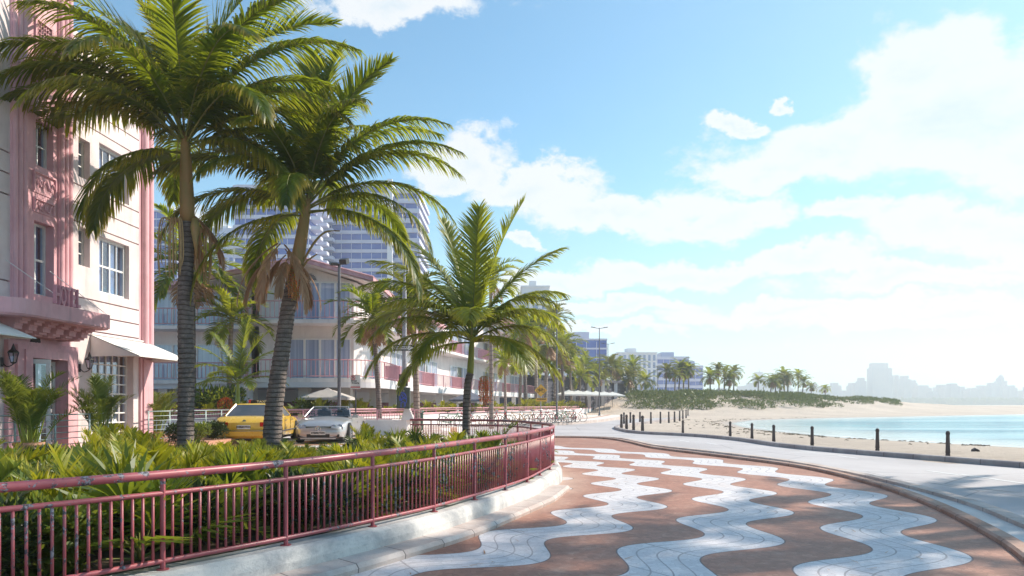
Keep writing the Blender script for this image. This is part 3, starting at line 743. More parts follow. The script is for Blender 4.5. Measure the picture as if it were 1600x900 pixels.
def leafcloud(mb, c, rad, n, ls, m=0, rn=rnd, flat=1.0, up=.4):
    for _ in range(n):
        z = rn.uniform(-1,1); a = rn.uniform(0,2*PI); q = rn.uniform(.55,1)**.5
        d = V((math.cos(a)*math.sqrt(1-z*z), math.sin(a)*math.sqrt(1-z*z), z))
        p = V(c)+V((d.x*rad[0],d.y*rad[1],d.z*rad[2]))*q
        dd = (d+V((rn.uniform(-.7,.7),rn.uniform(-.7,.7),up+rn.uniform(-.3,.5))))
        mb.leaf(p, dd, V((rn.uniform(-1,1),rn.uniform(-1,1),1)), ls*rn.uniform(.6,1.2), ls*.34, .3, 2, m, 0, 1, (1,.9))

# ---------------------------------------------------------------- the large palms
def px_m(Y): return Y/F
def big_palm(name, label, Y, tpts, r0, r1, zs, crown_px, fr, ll, shaft='shaft_brown', leafm='leaf_palm', n=62, wd=.05, extra=None, seg=3, hang=1.0):
    """tpts: trunk points (px,py,dY); fr: fronds (az,e0,e1,L)"""
    base = P(tpts[0][0], tpts[0][1], Y); 
    base.z = zs
    root = thing(name, label, 'palm tree', base)
    pts = [base]+[P(px, py, Y+dy) for px, py, dy in tpts[1:]]
    b = MB(); trunk(b, pts, r0, r1); b.build('trunk', M['trunk'], root, smooth=True)
    top = pts[-1]; cr = P(crown_px[0], crown_px[1], Y)
    b = MB(); mid = top.lerp(cr, .5); 
    b.tube([top-(pts[-1]-pts[-2]).normalized()*.05, top.lerp(cr,.15), mid, top.lerp(cr,.8), cr], [r1*.96, r1*1.0, r1*.86, r1*.68, r1*.4], 14)
    b.build('crownshaft', shaft, root, smooth=True)
    b = MB()
    for az, e0, e1, L in fr:
        off = V((math.cos(R(az)), math.sin(R(az)), 0))*r1*.5
        ptb = top.lerp(cr, .72+.28*max(0,min(1,(e0+10)/90)))+off
        frond(b, ptb, az+rnd.uniform(-3,3), e0, e1, L, ll*rnd.uniform(.9,1.08), n, wd, hang=hang*rnd.uniform(.8,1.2)*(.5 if e0 > 72 else 1.7), vee=.35 if e0 > 72 else .1, rr=.026, N=16, seg=seg if e0 > 72 else 4, curl=rnd.uniform(-14,14))
    b.build('crown', [M['petiole'], M[leafm]], root)
    if extra: extra(root, top, cr)
    return root
def dead_fronds(root, c, n, L, rn=rnd, m='dead_leaf'):
    b = MB()
    for i in range(n):
        a = rn.uniform(0,2*PI)
        frond(b, c+V((math.cos(a)*.1, math.sin(a)*.1, rn.uniform(-.15,.1))), math.degrees(a), -35, -88, L*rn.uniform(.7,1), .5, 22, .045, hang=1.3, rr=.02, fwd=(60,80), vee=0)
    b.build('dead_frond', [M[m], M[m]], root)
def berries(root, c, L, n, m='berry', spread=.25, name='fruit_cluster'):
    b = MB()
    for i in range(n):
        a = rnd.uniform(0,2*PI); r_ = rnd.uniform(.2,1)*spread
        pts = [c, c+V((math.cos(a)*r_*.8, math.sin(a)*r_*.8, -.02)), c+V((math.cos(a)*r_, math.sin(a)*r_, -L*.45)), c+V((math.cos(a)*r_*.9, math.sin(a)*r_*.9, -L*rnd.uniform(.8,1.05)))]
        cc = catmull(pts, 4); b.tube(cc, .006, 3, 1, False)
        for p in resample(cc, .05)[4:]:
            q = p+V((rnd.uniform(-.03,.03), rnd.uniform(-.03,.03), 0)); s_ = rnd.uniform(.014,.022)
            b.add([q+V((s_,0,0)),q+V((0,s_,0)),q-V((s_,0,0)),q-V((0,s_,0)),q+V((0,0,s_)),q-V((0,0,s_))],
                  [(0,1,4),(1,2,4),(2,3,4),(3,0,4),(1,0,5),(2,1,5),(3,2,5),(0,3,5)], 0, rnd.random())
    b.build(name, [M[m], M['flower_stalk']], root)
def stalks(root, c, L, n, spread=.3):
    b = MB()
    for i in range(n):
        a = rnd.uniform(0,2*PI); r_ = rnd.uniform(.3,1)*spread
        b.tube(catmull([c, c+V((math.cos(a)*r_, math.sin(a)*r_, .08)), c+V((math.cos(a)*r_*1.25, math.sin(a)*r_*1.25, -L*.5)), c+V((math.cos(a)*r_*1.1, math.sin(a)*r_*1.1, -L*rnd.uniform(.7,1)))], 4), [.012]*12+[.004], 4, 0, False)
    b.build('flower_stalk', 'flower_stalk', root)
def exA(root, top, cr):
    stalks(root, top+V((-.25,-.15,-.1)), 1.3, 22, .28); stalks(root, top+V((.28,.1,-.25)), 1.2, 16, .2)
    dead_fronds(root, top+V((-.05,.1,.1)), 3, 1.7)
    b = MB(); c = top+V((.27,-.22,-.02)); b.tube([c+V((0,0,.02)),c+V((.0,0,-.2)),c+V((.01,0,-.45)),c+V((.04,0,-.9))],[.07,.11,.07,.02],8); b.build('flower_sheath','dark_interior' if 0 else 'shaft_brown',root,smooth=True)
A = big_palm('palm_tree', 'tallest palm with a straight ringed grey trunk, in front of the pink hotel', 17.0,
  [(289,712,0),(291,600,0),(290,480,0),(291,400,0),(293,345,0)], .19, .165, .25, (289,205),
  [(183,42,-62,5.0),(176,58,-45,5.3),(168,68,-22,5.0),(196,44,-48,4.4),(150,74,10,4.8),(205,62,-38,4.6),(128,80,30,4.6),(100,66,-15,4.6),(75,78,15,4.8),
   (238,66,-30,4.2),(262,50,-55,4.3),(285,74,-6,4.4),(310,60,-40,4.3),(335,70,-12,4.6),(2,66,-22,4.9),(352,46,-52,4.5),(20,58,-32,4.8),(15,30,-66,4.2),(345,14,-80,3.6),(45,62,-30,4.6),
   (60,34,-60,4.2),(120,36,-60,4.2),(232,-4,-88,3.2),(160,8,-84,3.4),(30,84,48,4.2),(210,85,40,4.2),(185,76,2,5.0),(172,40,-60,5.0),(190,60,-44,4.8),(200,54,-50,4.4),(8,40,-60,4.6),(12,74,0,4.7),(140,62,-28,4.6),(230,40,-60,3.9),(325,40,-62,4.0)], .92, 'shaft_brown', 'leaf_palm', 92, .054, exA)
def exB(root, top, cr):
    dead_fronds(root, top+V((-.25,-.25,.55)), 7, 2.1); dead_fronds(root, top+V((-.1,-.2,.3)), 3, 1.3)
    berries(root, top+V((.05,-.28,.12)), .85, 34, 'berry', .22)
    b = MB(); b.tube(catmull([top+V((.1,0,.1)), top+V((.45,-.1,.65)), top+V((.75,-.1,.95)), top+V((1.1,-.1,.98))],5), [.03]*8+[.025]*4+[.015]*4, 5); b.tube([top+V((.1,0,.0)), top+V((.3,-.1,.25)), top+V((.55,-.1,.42))], [.03,.03,.015], 5); b.build('bare_stalk','shaft_brown',root)
B = big_palm('palm_tree', 'tall palm with leaning ringed trunk and hanging dead fronds, in front of the taxi', 18.0,
  [(424,700,0),(428,640,0),(441,545,0),(452,470,0),(462,425,0)], .235, .165, .25, (482,305),
  [(70,86,52,4.7),(2,52,-42,4.2),(350,24,-86,4.1),(338,4,-84,4.2),(186,46,-40,3.8),(205,-6,-86,3.6),(165,30,-62,3.6),(158,68,0,4.2),(120,76,20,4.3),(20,66,-12,4.2),
   (300,64,-20,3.6),(255,58,-40,3.5),(225,70,-8,3.8),(275,30,-70,3.2),(90,50,-40,3.8),(55,36,-55,3.8),(30,14,-75,3.5),(140,10,-78,3.4),(40,78,38,4.2),(180,76,22,4.2),(330,74,14,3.9),(100,84,55,4.5),(200,60,-30,3.9),(350,48,-30,4.3),(8,36,-58,4.0),(172,56,-35,4.1),(195,26,-68,3.8),(130,52,-40,4.0),(345,62,-22,4.2),(240,40,-55,3.4),(75,70,10,4.3)], .82, 'shaft_brown', 'leaf_palm', 84, .05, exB)
def exC(root, top, cr):
    stalk = V((.28,-.15,0)); berries(root, top+V((.42,-.1,-.1)), .85, 26, 'berry_red', .22)
Cp = big_palm('palm_tree', 'middle palm with a bright green crownshaft and orange berries, inside the railing curve', 21.0,
  [(728,668,0),(729,640,0),(731,600,0),(735,583,0)], .125, .10, .25, (738,520),
  [(80,84,66,4.0),(150,70,30,3.9),(20,78,58,4.2),(172,44,-38,3.3),(182,20,-66,3.4),(2,56,-14,3.1),(355,30,-58,3.0),(340,44,-35,2.8),(210,48,-28,3.0),(270,46,-45,2.6),(120,60,0,3.4),(60,50,-20,3.2),
   (10,8,-62,2.9),(190,64,0,3.6),(165,2,-70,2.8),(240,20,-60,2.6),(310,14,-65,2.6),(135,78,52,3.9),(350,62,20,3.6),(175,60,-20,3.7),(8,60,-30,3.0),(160,50,-30,3.6),(30,46,-40,3.4),(200,36,-50,3.2),(352,14,-72,2.7)], .84, 'shaft_green', 'leaf_palm_bright', 88, .047, exC, hang=.7)
EX = big_palm('palm_tree', 'small young palm with a bright green stem behind the yellow taxi', 33.0,
  [(371,676,0),(371,650,0),(371,640,0)], .13, .11, .25, (372,592),
  [(5,62,6,2.4),(20,30,-40,2.3),(175,50,-25,2.5),(160,72,40,2.6),(185,22,-45,2.3),(75,84,64,3.0),(30,75,40,2.6),(350,38,-30,2.4),(200,64,10,2.4),(270,50,-30,2.0),(240,30,-45,2.0),(310,26,-50,2.0),(100,60,0,2.3),(140,40,-30,2.2)],
  .55, 'shaft_green', 'leaf_palm_bright', 42, .05, hang=.4)

# generic palms: prototypes copied with their parts
def proto_palm(name, label, h, nf, L, ll, seed, leafm, trunkm, n=30, wd=.07, dead=2, lean=.3, r=.15):
    rn = random.Random(seed); root = thing(name, label, 'palm tree')
    b = MB(); tp = [V((0,0,-.1)), V((lean*.25,0,h*.35)), V((lean*.6,0,h*.7)), V((lean,0,h))]
    c = resample(catmull(tp,8), .3); b.tube(c, [r*(1.25-.45*i/len(c))*(1+.05*(i%2)) for i in range(len(c))], 8)
    b.build('trunk', M[trunkm], root, smooth=True, world=False)
    b = MB(); top = V((lean,0,h))
    for i in range(nf):
        az = i*137.5+rn.uniform(-12,12); q = i/nf; e0 = 78-92*q+rn.uniform(-8,8); e1 = min(40, e0-70-rn.uniform(0,30)); e1 = max(e1, -88)
        frond(b, top+V((0,0,.15*(1-q))), az, e0, e1, L*rn.uniform(.85,1.08), ll, n, wd, rn, .55, seg=2, N=8, rr=.03)
    if dead:
        for i in range(dead*3): frond(b, top-V((0,0,.1)), rn.uniform(0,360), -40, -88, L*.55, ll*.8, 12, wd, rn, 1.2, stem_m=2, leaf_m=2, seg=2, N=5)
    b.build('crown', [M['petiole'], M[leafm], M['dead_leaf']], root, world=False)
    return root
pp = [proto_palm('palm_tree', '', 5.4, 22, 2.9, .75, 11, 'leaf_far', 'trunk_pale', 34, .075, 3, .25),
      proto_palm('palm_tree', '', 5.4, 18, 2.7, .7, 12, 'leaf_palm_bright', 'trunk_pale', 32, .075, 1, -.2, .13),
      proto_palm('palm_tree', '', 5.4, 24, 3.1, .75, 13, 'leaf_palm', 'trunk', 34, .075, 4, .5)]
pp.append(proto_palm('palm_tree', '', 5.4, 14, 3.5, .75, 14, 'leaf_palm', 'trunk', 32, .05, 0, .3))
used = set()
def put_palm(k, px, pyc, Y, zb, label, group=None, sc=1.0, rz=None):
    """crown centre at (px,pyc) at depth Y, trunk foot at height zb"""
    zc = H+(HY-pyc)/F*Y; X = (px-800)/F*Y; h = max(zc-zb, .8)
    o = pp[k] if k not in used else copy_tree(pp[k])
    used.add(k)
    rz = rnd.uniform(0,2*PI) if rz is None else rz
    place(o, (X, Y, zb), rz, sc, label, group)
    lean = 0
    for ch in o.children:
        if ch.name.startswith('trunk'): ch.scale = (1,1,h/sc/5.4)
        else: ch.location = (0,0,h/sc-5.4)
    return o
gb = 'palms beside the balconied building'
put_palm(2, 300, 415, 36, .25, 'palm with wide dark drooping crown just right of the hotel corner', gb, 1.15, 2.0)
put_palm(1, 357, 500, 37, .25, 'palm with dense upright crown above the young green stemmed palm', gb, .95)
put_palm(2, 594, 498, 35, .25, 'leaning slim palm with dark crown left of the one way sign', gb, .78, 2.9)
put_palm(0, 652, 480, 37, .25, 'slim palm with shaggy crown right of the one way sign', gb, .95)
put_palm(1, 768, 440, 46, .25, 'palm crown half hidden behind the middle green stemmed palm', gb, .95)
put_palm(1, 790, 566, 60, .5, 'small bushy palm before the far balconies', gb, .78)
FAR = [(2,822,518,72),(0,838,512,78),(0,852,538,88),(1,812,560,80),(2,880,545,92),(0,893,560,100),(1,876,575,98),(2,917,575,112),(0,928,585,118),(1,905,590,108),(0,957,572,125),(2,968,578,135),
       (0,982,590,128),(2,990,575,150),(1,1007,596,140),(1,944,590,140),(0,868,500,96),(2,842,560,104)]
for i, (k, px, py, Y) in enumerate(FAR):
    lab = 'tall palm of the near promenade clump left of the lamp posts' if px < 860 else ('palm on the promenade in front of the dark beach restaurant' if px < 950 else 'palm at the far end of the promenade where the dunes begin')
    put_palm(k, px, py, Y, .6, lab, 'palms along the promenade', 1.05+.2*rnd.random())
DP = [(1040,580),(1054,586),(1060,574),(1068,582),(1076,579),(1110,589),(1124,578),(1131,583),(1138,593),(1146,582),(1184,595),(1203,596),(1211,594),(1219,602),(1226,586),(1231,592),(1247,586),(1253,597),(1267,605),(1290,608)]
for i, (px, py) in enumerate(DP):
    Y = 140+(px-1040)*.19+rnd.uniform(-4,4); X = (px-800)/F*Y
    lab = 'palm in the clump at the left end of the dunes' if px < 1085 else ('palm in the clump on the middle dune ridge' if px < 1160 else ('palm in the right clump on the dunes' if px < 1260 else 'small lone palm near the low end of the dunes'))
    put_palm(i%3, px, py, Y, terrain(X, Y)-.2, lab, 'palms on the dunes', (.95 if px < 1260 else .7)*rnd.uniform(.9,1.1))
# palms beyond the right edge of the view: they throw the frond shadows over the paving
TG = [(7.6,7.0),(10.2,10.6),(1.2,9.2),(6.4,13.0),(6.0,9.0),(3.0,7.6),(7.6,11.4),(-.4,6.6),(8.8,8.2),(-3.2,4.6),(5.0,11.2)]
for i, (tx, ty) in enumerate(TG):
    z = 12.6+rnd.uniform(0,1.6); k = 3; q = (z+.8)/math.tan(R(SUN_EL))
    x, y = tx+q*math.cos(R(SUN_AZ)), ty+q*math.sin(R(SUN_AZ))
    o = pp[3] if i == 0 else copy_tree(pp[3]); place(o, (x,y,-.1), rnd.uniform(0,6), 1.0, 'tall palm on the sand outside the right edge of the view', 'roadside palms')
    for ch in o.children:
        if ch.name.startswith('trunk'): ch.scale = (1.3,1.3,z/1.05/5.4)
        else: ch.location = (0,0,z/1.05-5.4)

# ---------------------------------------------------------------- planted bed
def mk_fan(seed, n, R_, m='leaf_fan', h=.5):
    rn = random.Random(seed); root = thing('fan_palm_shrub', '', 'shrub'); b = MB()
    for i in range(n):
        az = i*137.5+rn.uniform(-15,15); e = 82-75*(i/n)+rn.uniform(-8,8)
        fanleaf(b, (0,0,.02), az, e, h*rn.uniform(.8,1.2), R_*rn.uniform(.85,1.1), 24, 1, 0, 112, rn, .3)
    b.build('foliage', [M['petiole'], M[m]], root, world=False); return root
def mk_cycad(seed, n, L, m='leaf_yellow', ll=.3, e=(85,10), dd=75):
    rn = random.Random(seed); root = thing('feather_palm_shrub', '', 'shrub'); b = MB()
    for i in range(n):
        q = i/n; e0 = e[0]+(e[1]-e[0])*q+rn.uniform(-6,6)
        frond(b, (0,0,.03), i*137.5+rn.uniform(-15,15), e0, e0-dd*rn.uniform(.6,1.1), L*rn.uniform(.8,1.1), ll, 26, .032, rn, .25, .2, 0, 1, 2, .5, 8, 1.4, .012, fwd=(35,60))
    b.build('foliage', [M['petiole'], M[m]], root, world=False); return root
def mk_bush(seed, name, rad, n, ls, m, stems=5):
    rn = random.Random(seed); root = thing(name, '', 'shrub'); b = MB()
    for i in range(stems):
        a = rn.uniform(0,2*PI); b.tube([(0,0,0),(math.cos(a)*rad*.3,math.sin(a)*rad*.3,rad*.5),(math.cos(a)*rad*.6,math.sin(a)*rad*.6,rad*1.0)], [.014,.01,.005], 4, 0, False)
    for i in range(9):
        a = rn.uniform(0,2*PI); q = rn.uniform(0,.6)*rad
        leafcloud(b, (math.cos(a)*q, math.sin(a)*q, rad*rn.uniform(.45,.85)), (rad*.5,rad*.5,rad*.42), n//9, ls, 1, rn)
    b.build('foliage', [M['petiole'], M[m]], root, world=False); return root
fans = [mk_fan(1,16,.62), mk_fan(2,14,.55), mk_fan(3,18,.7,h=.6)]
cyc = [mk_cycad(4,20,1.15), mk_cycad(5,16,.95), mk_cycad(6,18,1.05,'leaf_areca')]
upr = [mk_cycad(8,7,1.35,'leaf_yellow',.38,(88,60),35)]
bush = [mk_bush(7,'leafy_bush',.55,2200,.085,'leaf_dark'), mk_bush(9,'leafy_bush',.5,1300,.10,'leaf_areca')]
kinds = {'f': fans, 'c': cyc, 'u': upr, 'b': bush}
lb = {'f': 'fan palm with pleated round leaves', 'c': 'yellow green feather palm clump', 'u': 'stiff upright yellow frond plant', 'b': 'small leaved bush'}
usedp = set()
def zone(x, y):
    if x < -9.9: return 'at the foot of the hotel terrace rail'
    if y < 5: return 'behind the nearest stretch of pink railing at the left edge'
    if y < 8.5: return 'behind the front stretch of pink railing'
    if y < 12: return 'behind the middle stretch of pink railing, among denser leaves'
    if x < -6.5: return 'round the base of the tallest palm'
    if x < -4: return 'round the base of the leaning palm'
    return 'near the far curve of the pink railing'
def put_plant(kd, i, x, y, z, sc, group='plants in the railed bed', lab=None):
    o = kinds[kd][i%len(kinds[kd])]
    key = (kd, i%len(kinds[kd]))
    if key in usedp: o = copy_tree(o)
    usedp.add(key)
    return place(o, (x,y,z), rnd.uniform(0,6.28), sc, lab or (lb[kd]+' '+zone(x,y)), group)
def inside_bed(x, y, mrg=.35):
    poly = soilp; ins = False; n = len(poly)
    for i in range(n):
        ax, ay = poly[i]; bx, by = poly[(i+1)%n]
        if (ay > y) != (by > y) and x < (bx-ax)*(y-ay)/(by-ay)+ax: ins = not ins
    if not ins: return False
    return min((p.x-x)**2+(p.y-y)**2 for p in rail_c) > mrg*mrg
spots = []
rp = random.Random(21)
tries = 0
while len(spots) < 230 and tries < 20000:
    tries += 1
    y = 3.0+19*rp.random(); x = rp.uniform(-9.3, .9)
    if x/y < -.76: continue
    if not inside_bed(x, y, .42): continue
    mind = .50 if y < 12 else .58
    if any((x-a)**2+(y-b_)**2 < mind**2 for a, b_, _ in spots): continue
    r_ = rp.random()
    near = min(math.hypot(p.x-x, p.y-y) for p in rail_c)
    if near < 1.0: kd = 'b' if (r_ < .45 and y < 8) else ('f' if r_ < .8 else 'c')
    else: kd = 'f' if r_ < .45 else ('c' if r_ < .78 else ('u' if r_ < .88 else 'b'))
    spots.append((x, y, kd))
for i, (x, y, kd) in enumerate(spots):
    near = min(math.hypot(p.x-x, p.y-y) for p in rail_c)
    o = kinds[kd][i%len(kinds[kd])]; hgt = max(v.co.z for ch in o.children for v in ch.data.vertices)
    px_ = 800+F*x/y; dy = rp.uniform(50,64) if rp.random() < .55 else rp.uniform(64,112)
    if (px_ > 560 and rp.random() < .2) or (px_ < 260 and y > 5 and rp.random() < .08): dy = rp.uniform(24,44)
    if px_ > 640: dy *= .86
    put_plant(kd, i, x, y, .262, min(1.0, max(.26, H-dy*y/F-.262)/hgt))
# ---------------------------------------------------------------- pink hotel
def fY(px, o=0.0): return (12.022-o)/(.06-(px-800)/F)
def fZ(py, Y): return H+(HY-py)/F*Y
class FM(MB):     # boxes in facade coordinates: Y along the wall, o outwards, z
    def fb(s, Y0, Y1, o0, o1, z0, z1, m=0):
        g = lambda Y, o, z: (-12.022+.06*Y+o, Y, z)
        s.hexa([g(Y0,o0,z0),g(Y0,o1,z0),g(Y1,o1,z0),g(Y1,o0,z0),g(Y0,o0,z1),g(Y0,o1,z1),g(Y1,o1,z1),g(Y1,o0,z1)][0:0] or
               [g(Y0,o0,z0),g(Y0,o1,z0),g(Y1,o1,z0),g(Y1,o0,z0),g(Y0,o0,z1),g(Y0,o1,z1),g(Y1,o1,z1),g(Y1,o0,z1)], m)
    def wall(s, Y0, Y1, o0, o1, zcuts, opens, gap=.035, m=0):
        """banded wall with real openings; bands are separated by grooves"""
        for za, zb in zip(zcuts, zcuts[1:]):
            a, b_ = za+gap/2, zb-gap/2
            ys_ = sorted({Y0, Y1, *[q for op in opens if op[2] < b_ and op[3] > a for q in op[:2] if Y0 < q < Y1]})
            zs_ = sorted({a, b_, *[q for op in opens for q in op[2:] if a < q < b_]})
            for ya, yb in zip(ys_, ys_[1:]):
                for zc, zd in zip(zs_, zs_[1:]):
                    cy, cz = (ya+yb)/2, (zc+zd)/2
                    if any(op[0] < cy < op[1] and op[2] < cz < op[3] for op in opens): continue
                    s.fb(ya, yb, o0, o1, zc, zd, m)
def fp(Y, o, z): return V((-12.022+.06*Y+o, Y, z))
def fmtx(Y, o, z):   # text frame on the facade: right = +Y, normal = +x
    return Matrix.Translation(fp(Y,o,z)) @ Matrix.Rotation(R(90)-math.atan(.06), 4, 'Z') @ Matrix.Rotation(R(90), 4, 'X')
TZ = .5
hotel = thing('hotel_building', 'pale pink stucco art deco hotel with deep pink fluted pilasters at the left edge', 'building', fp(21.7,0,TZ))
WIN = [(19.36,20.72,4.55,6.05),(19.36,20.72,7.2,8.5)]
SMW = [(18.52,18.98,5.12,6.1),(18.52,18.98,7.35,8.35)]
FW = (19.02,20.93,TZ+.02,3.0)
DOOR = (16.62,17.86,TZ+.02,2.68)
TALL = (16.95,17.62,4.15,5.85)
UPW = (17.0,17.6,7.15,8.2)
cuts = [TZ-.3,3.5,3.9,4.31,6.2,6.67,7.13,8.75,9.2,10.8]
b = FM(); b.wall(18.2,21.2,-.3,0,cuts,WIN+SMW+[FW]); b.wall(8,16.2,-.3,0,cuts+[13.6],[(12.6,14.2,4.5,6.05),(12.6,14.2,7.2,8.5),(11.5,15.0,TZ+.02,3.0)])
b.fb(18.2,21.85,-9,.02,10.8,10.95); b.build('wall', 'stucco_white', hotel)
b = FM(); b.fb(8,21.5,-.34,-.285,TZ-.2,10.75) if 0 else None
for (ya, yb) in ((18.21,18.5),(18.99,19.0),(20.94,21.19),(8.05,11.4)): pass
zc = [3.5,3.9,4.31,6.2,6.67,7.13,8.75,9.2]
for z in zc: b.fb(18.2,21.2,-.3,-.045,z-.03,z+.03) if not any(w_[2] < z < w_[3] for w_ in WIN) else None
for z in zc: b.fb(8,16.2,-.3,-.045,z-.03,z+.03)
b.build('groove', 'groove', hotel)
b = FM(); b.wall(16.2,18.2,-.3,.0,[TZ-.3,13.6],[DOOR,TALL,UPW,(17.0,17.5,9.1,10.5)],gap=0)
b.fb(16.0,18.45,-9,.16,13.6,13.9); b.fb(21.2,21.85,-.3,.0,TZ-.3,10.8)
b.fb(21.85,22.3,-3.5,-.25,.25,2.95); b.fb(21.85,22.5,-3.5,-.3,.25,2.75); b.build('pink_wall', 'stucco_pink', hotel)
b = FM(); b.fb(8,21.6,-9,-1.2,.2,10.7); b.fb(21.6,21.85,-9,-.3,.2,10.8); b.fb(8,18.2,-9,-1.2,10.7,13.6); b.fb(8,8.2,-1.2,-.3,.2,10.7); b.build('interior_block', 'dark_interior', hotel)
def pilaster(Y0, Y1, z0, z1, nfl=3):
    b = FM(); w = (Y1-Y0); b.fb(Y0,Y1,0,.05,z0,z1)
    for i in range(nfl):
        c = Y0+w*(i+.5)/nfl; r_ = w/nfl*.42
        ring = [fp(c+r_*math.cos(a), .05+r_*.9*math.sin(a), 0) for a in [PI*j/8 for j in range(9)]]
        b.add([(p.x,p.y,z0+.06) for p in ring]+[(p.x,p.y,z1) for p in ring], [(j,j+9,j+10,j+1) for j in range(8)]+[tuple(range(9))])
    b.fb(Y0-.03,Y1+.03,.0,.13,z0-.06,z0+.06)
    b.build('pilaster', 'stucco_pink', hotel)
pilaster(16.2,16.66,3.84,13.6); pilaster(17.74,18.22,3.84,13.6); pilaster(21.32,21.83,3.0,10.8,2)
b = FM(); b.fb(21.2,21.85,0,.06,TZ-.3,2.94); b.fb(21.3,21.75,.06,.1,TZ-.3,2.9); b.build('pilaster_base', 'stucco_pink', hotel)
def sash(name, Y0, Y1, z0, z1, nx, nz, dep=-.2, fr=.055, mu=.03, curtain=True, frame_m='white_paint', gm='glass'):
    b = FM()
    b.fb(Y0,Y0+fr,dep-.05,dep+.04,z0,z1); b.fb(Y1-fr,Y1,dep-.05,dep+.04,z0,z1)
    b.fb(Y0+fr,Y1-fr,dep-.05,dep+.04,z0,z0+fr); b.fb(Y0+fr,Y1-fr,dep-.05,dep+.04,z1-fr,z1)
    for i in range(1,nx):
        y = Y0+fr+(Y1-Y0-2*fr)*i/nx; b.fb(y-mu/2,y+mu/2,dep-.03,dep+.025,z0+fr,z1-fr)
    for i in range(1,nz):
        z = z0+fr+(z1-z0-2*fr)*i/nz; b.fb(Y0+fr,Y1-fr,dep-.028,dep+.022,z-mu/2,z+mu/2)
    f_ = b.build(name, frame_m, hotel)
    b = FM(); b.fb(Y0+fr/2,Y1-fr/2,dep-.012,dep-.004,z0+fr/2,z1-fr/2)
    g_ = b.build('pane', gm, f_, world=False); 
    for v in g_.data.vertices: v.co -= V(hotel.location)
    if curtain:
        for ya, yb in ((Y0+.03,Y0+(Y1-Y0)*.44),(Y1-(Y1-Y0)*.36,Y1-.03)):
            b = MB(); n = 24; vs = []
            for i in range(n+1):
                y = ya+(yb-ya)*i/n; o_ = dep-.16+.025*math.sin(i*1.9)
                vs += [fp(y,o_,z0+.02), fp(y,o_,z1-.02)]
            b.add(vs, [(2*i,2*i+2,2*i+3,2*i+1) for i in range(n)])
            c_ = b.build('curtain', 'curtain_white', f_, world=False)
            for v in c_.data.vertices: v.co -= V(hotel.location)
for w_ in WIN: sash('window', *w_, 2, 2, dep=-.16, fr=.07, mu=.05)
for w_ in WIN:
    b = FM()
    for k in (1,3):
        y = w_[0]+.07+(w_[1]-w_[0]-.14)*k/4; b.fb(y-.012,y+.012,-.19,-.14,w_[2]+.07,w_[3]-.07)
    b.build('glazing_bar', 'white_paint', hotel)
for w_ in SMW: sash('window', *w_, 1, 3, dep=-.2, fr=.05, curtain=False)
sash('window', *UPW, 2, 2, curtain=False); sash('window', *TALL, 2, 2, dep=-.24, mu=.05)
sash('window', 17.0,17.5,9.1,10.5,1,1,curtain=False)
sash('french_window', *FW, 6, 9, dep=-.22, fr=.06, mu=.035, curtain=False)
sash('window', 12.6,14.2,4.5,6.05,2,2,dep=-.16); sash('window', 12.6,14.2,7.2,8.5,2,2,dep=-.16); sash('french_window', 11.5,15.0,TZ+.02,3.0,8,9,dep=-.22,curtain=False)
b = FM()   # blind inside the upper part of the french window
b.fb(19.1,20.9,-.5,-.48,1.9,2.95); b.build('blind', 'curtain', hotel)
# decorative grille: interlaced scrollwork
b = FM(); b.fb(16.95,17.0,.0,.045,9.05,10.55); b.fb(17.5,17.55,.0,.045,9.05,10.55); b.fb(17.0,17.5,0,.045,9.05,9.1); b.fb(17.0,17.5,0,.045,10.5,10.55)
rg = random.Random(3)
for i in range(6):
    for j in range(15):
        c = fp(17.04+i*.085, .01, 9.15+j*.095); r_ = .052
        pts = [c+V((0, r_*math.cos(a)*(1 if (i+j)%2 else .8), r_*math.sin(a))) for a in [2*PI*q/10*(.9)+rg.random()*.4+(i+j)*.8 for q in range(10)]]
        b.tube(pts, .013, 4)
b.build('ornamental_grille', 'stucco_pink', hotel)
def relief(Y0, Y1, z0, z1, seed):
    b = FM(); b.fb(Y0,Y1,0,.02,z0,z0+.04); b.fb(Y0,Y1,0,.05,z1-.04,z1); b.fb(Y0,Y0+.03,0,.05,z0+.04,z1-.04); b.fb(Y1-.03,Y1,0,.05,z0+.04,z1-.04)
    r_ = random.Random(seed)
    for i in range(5):
        y = Y0+.1+(Y1-Y0-.2)*i/4; zc_ = (z0+z1)/2
        b.tube(catmull([fp(y-.06,.01,zc_-.1*(-1)**i), fp(y,.02,zc_+.08*(-1)**i), fp(y+.06,.01,zc_+r_.uniform(-.08,.08))],4), .022, 5)
    b.build('relief_panel', 'stucco_pink', hotel)
relief(16.9,17.66,6.5,7.0,1); relief(16.9,17.6,6.05,6.38,2)
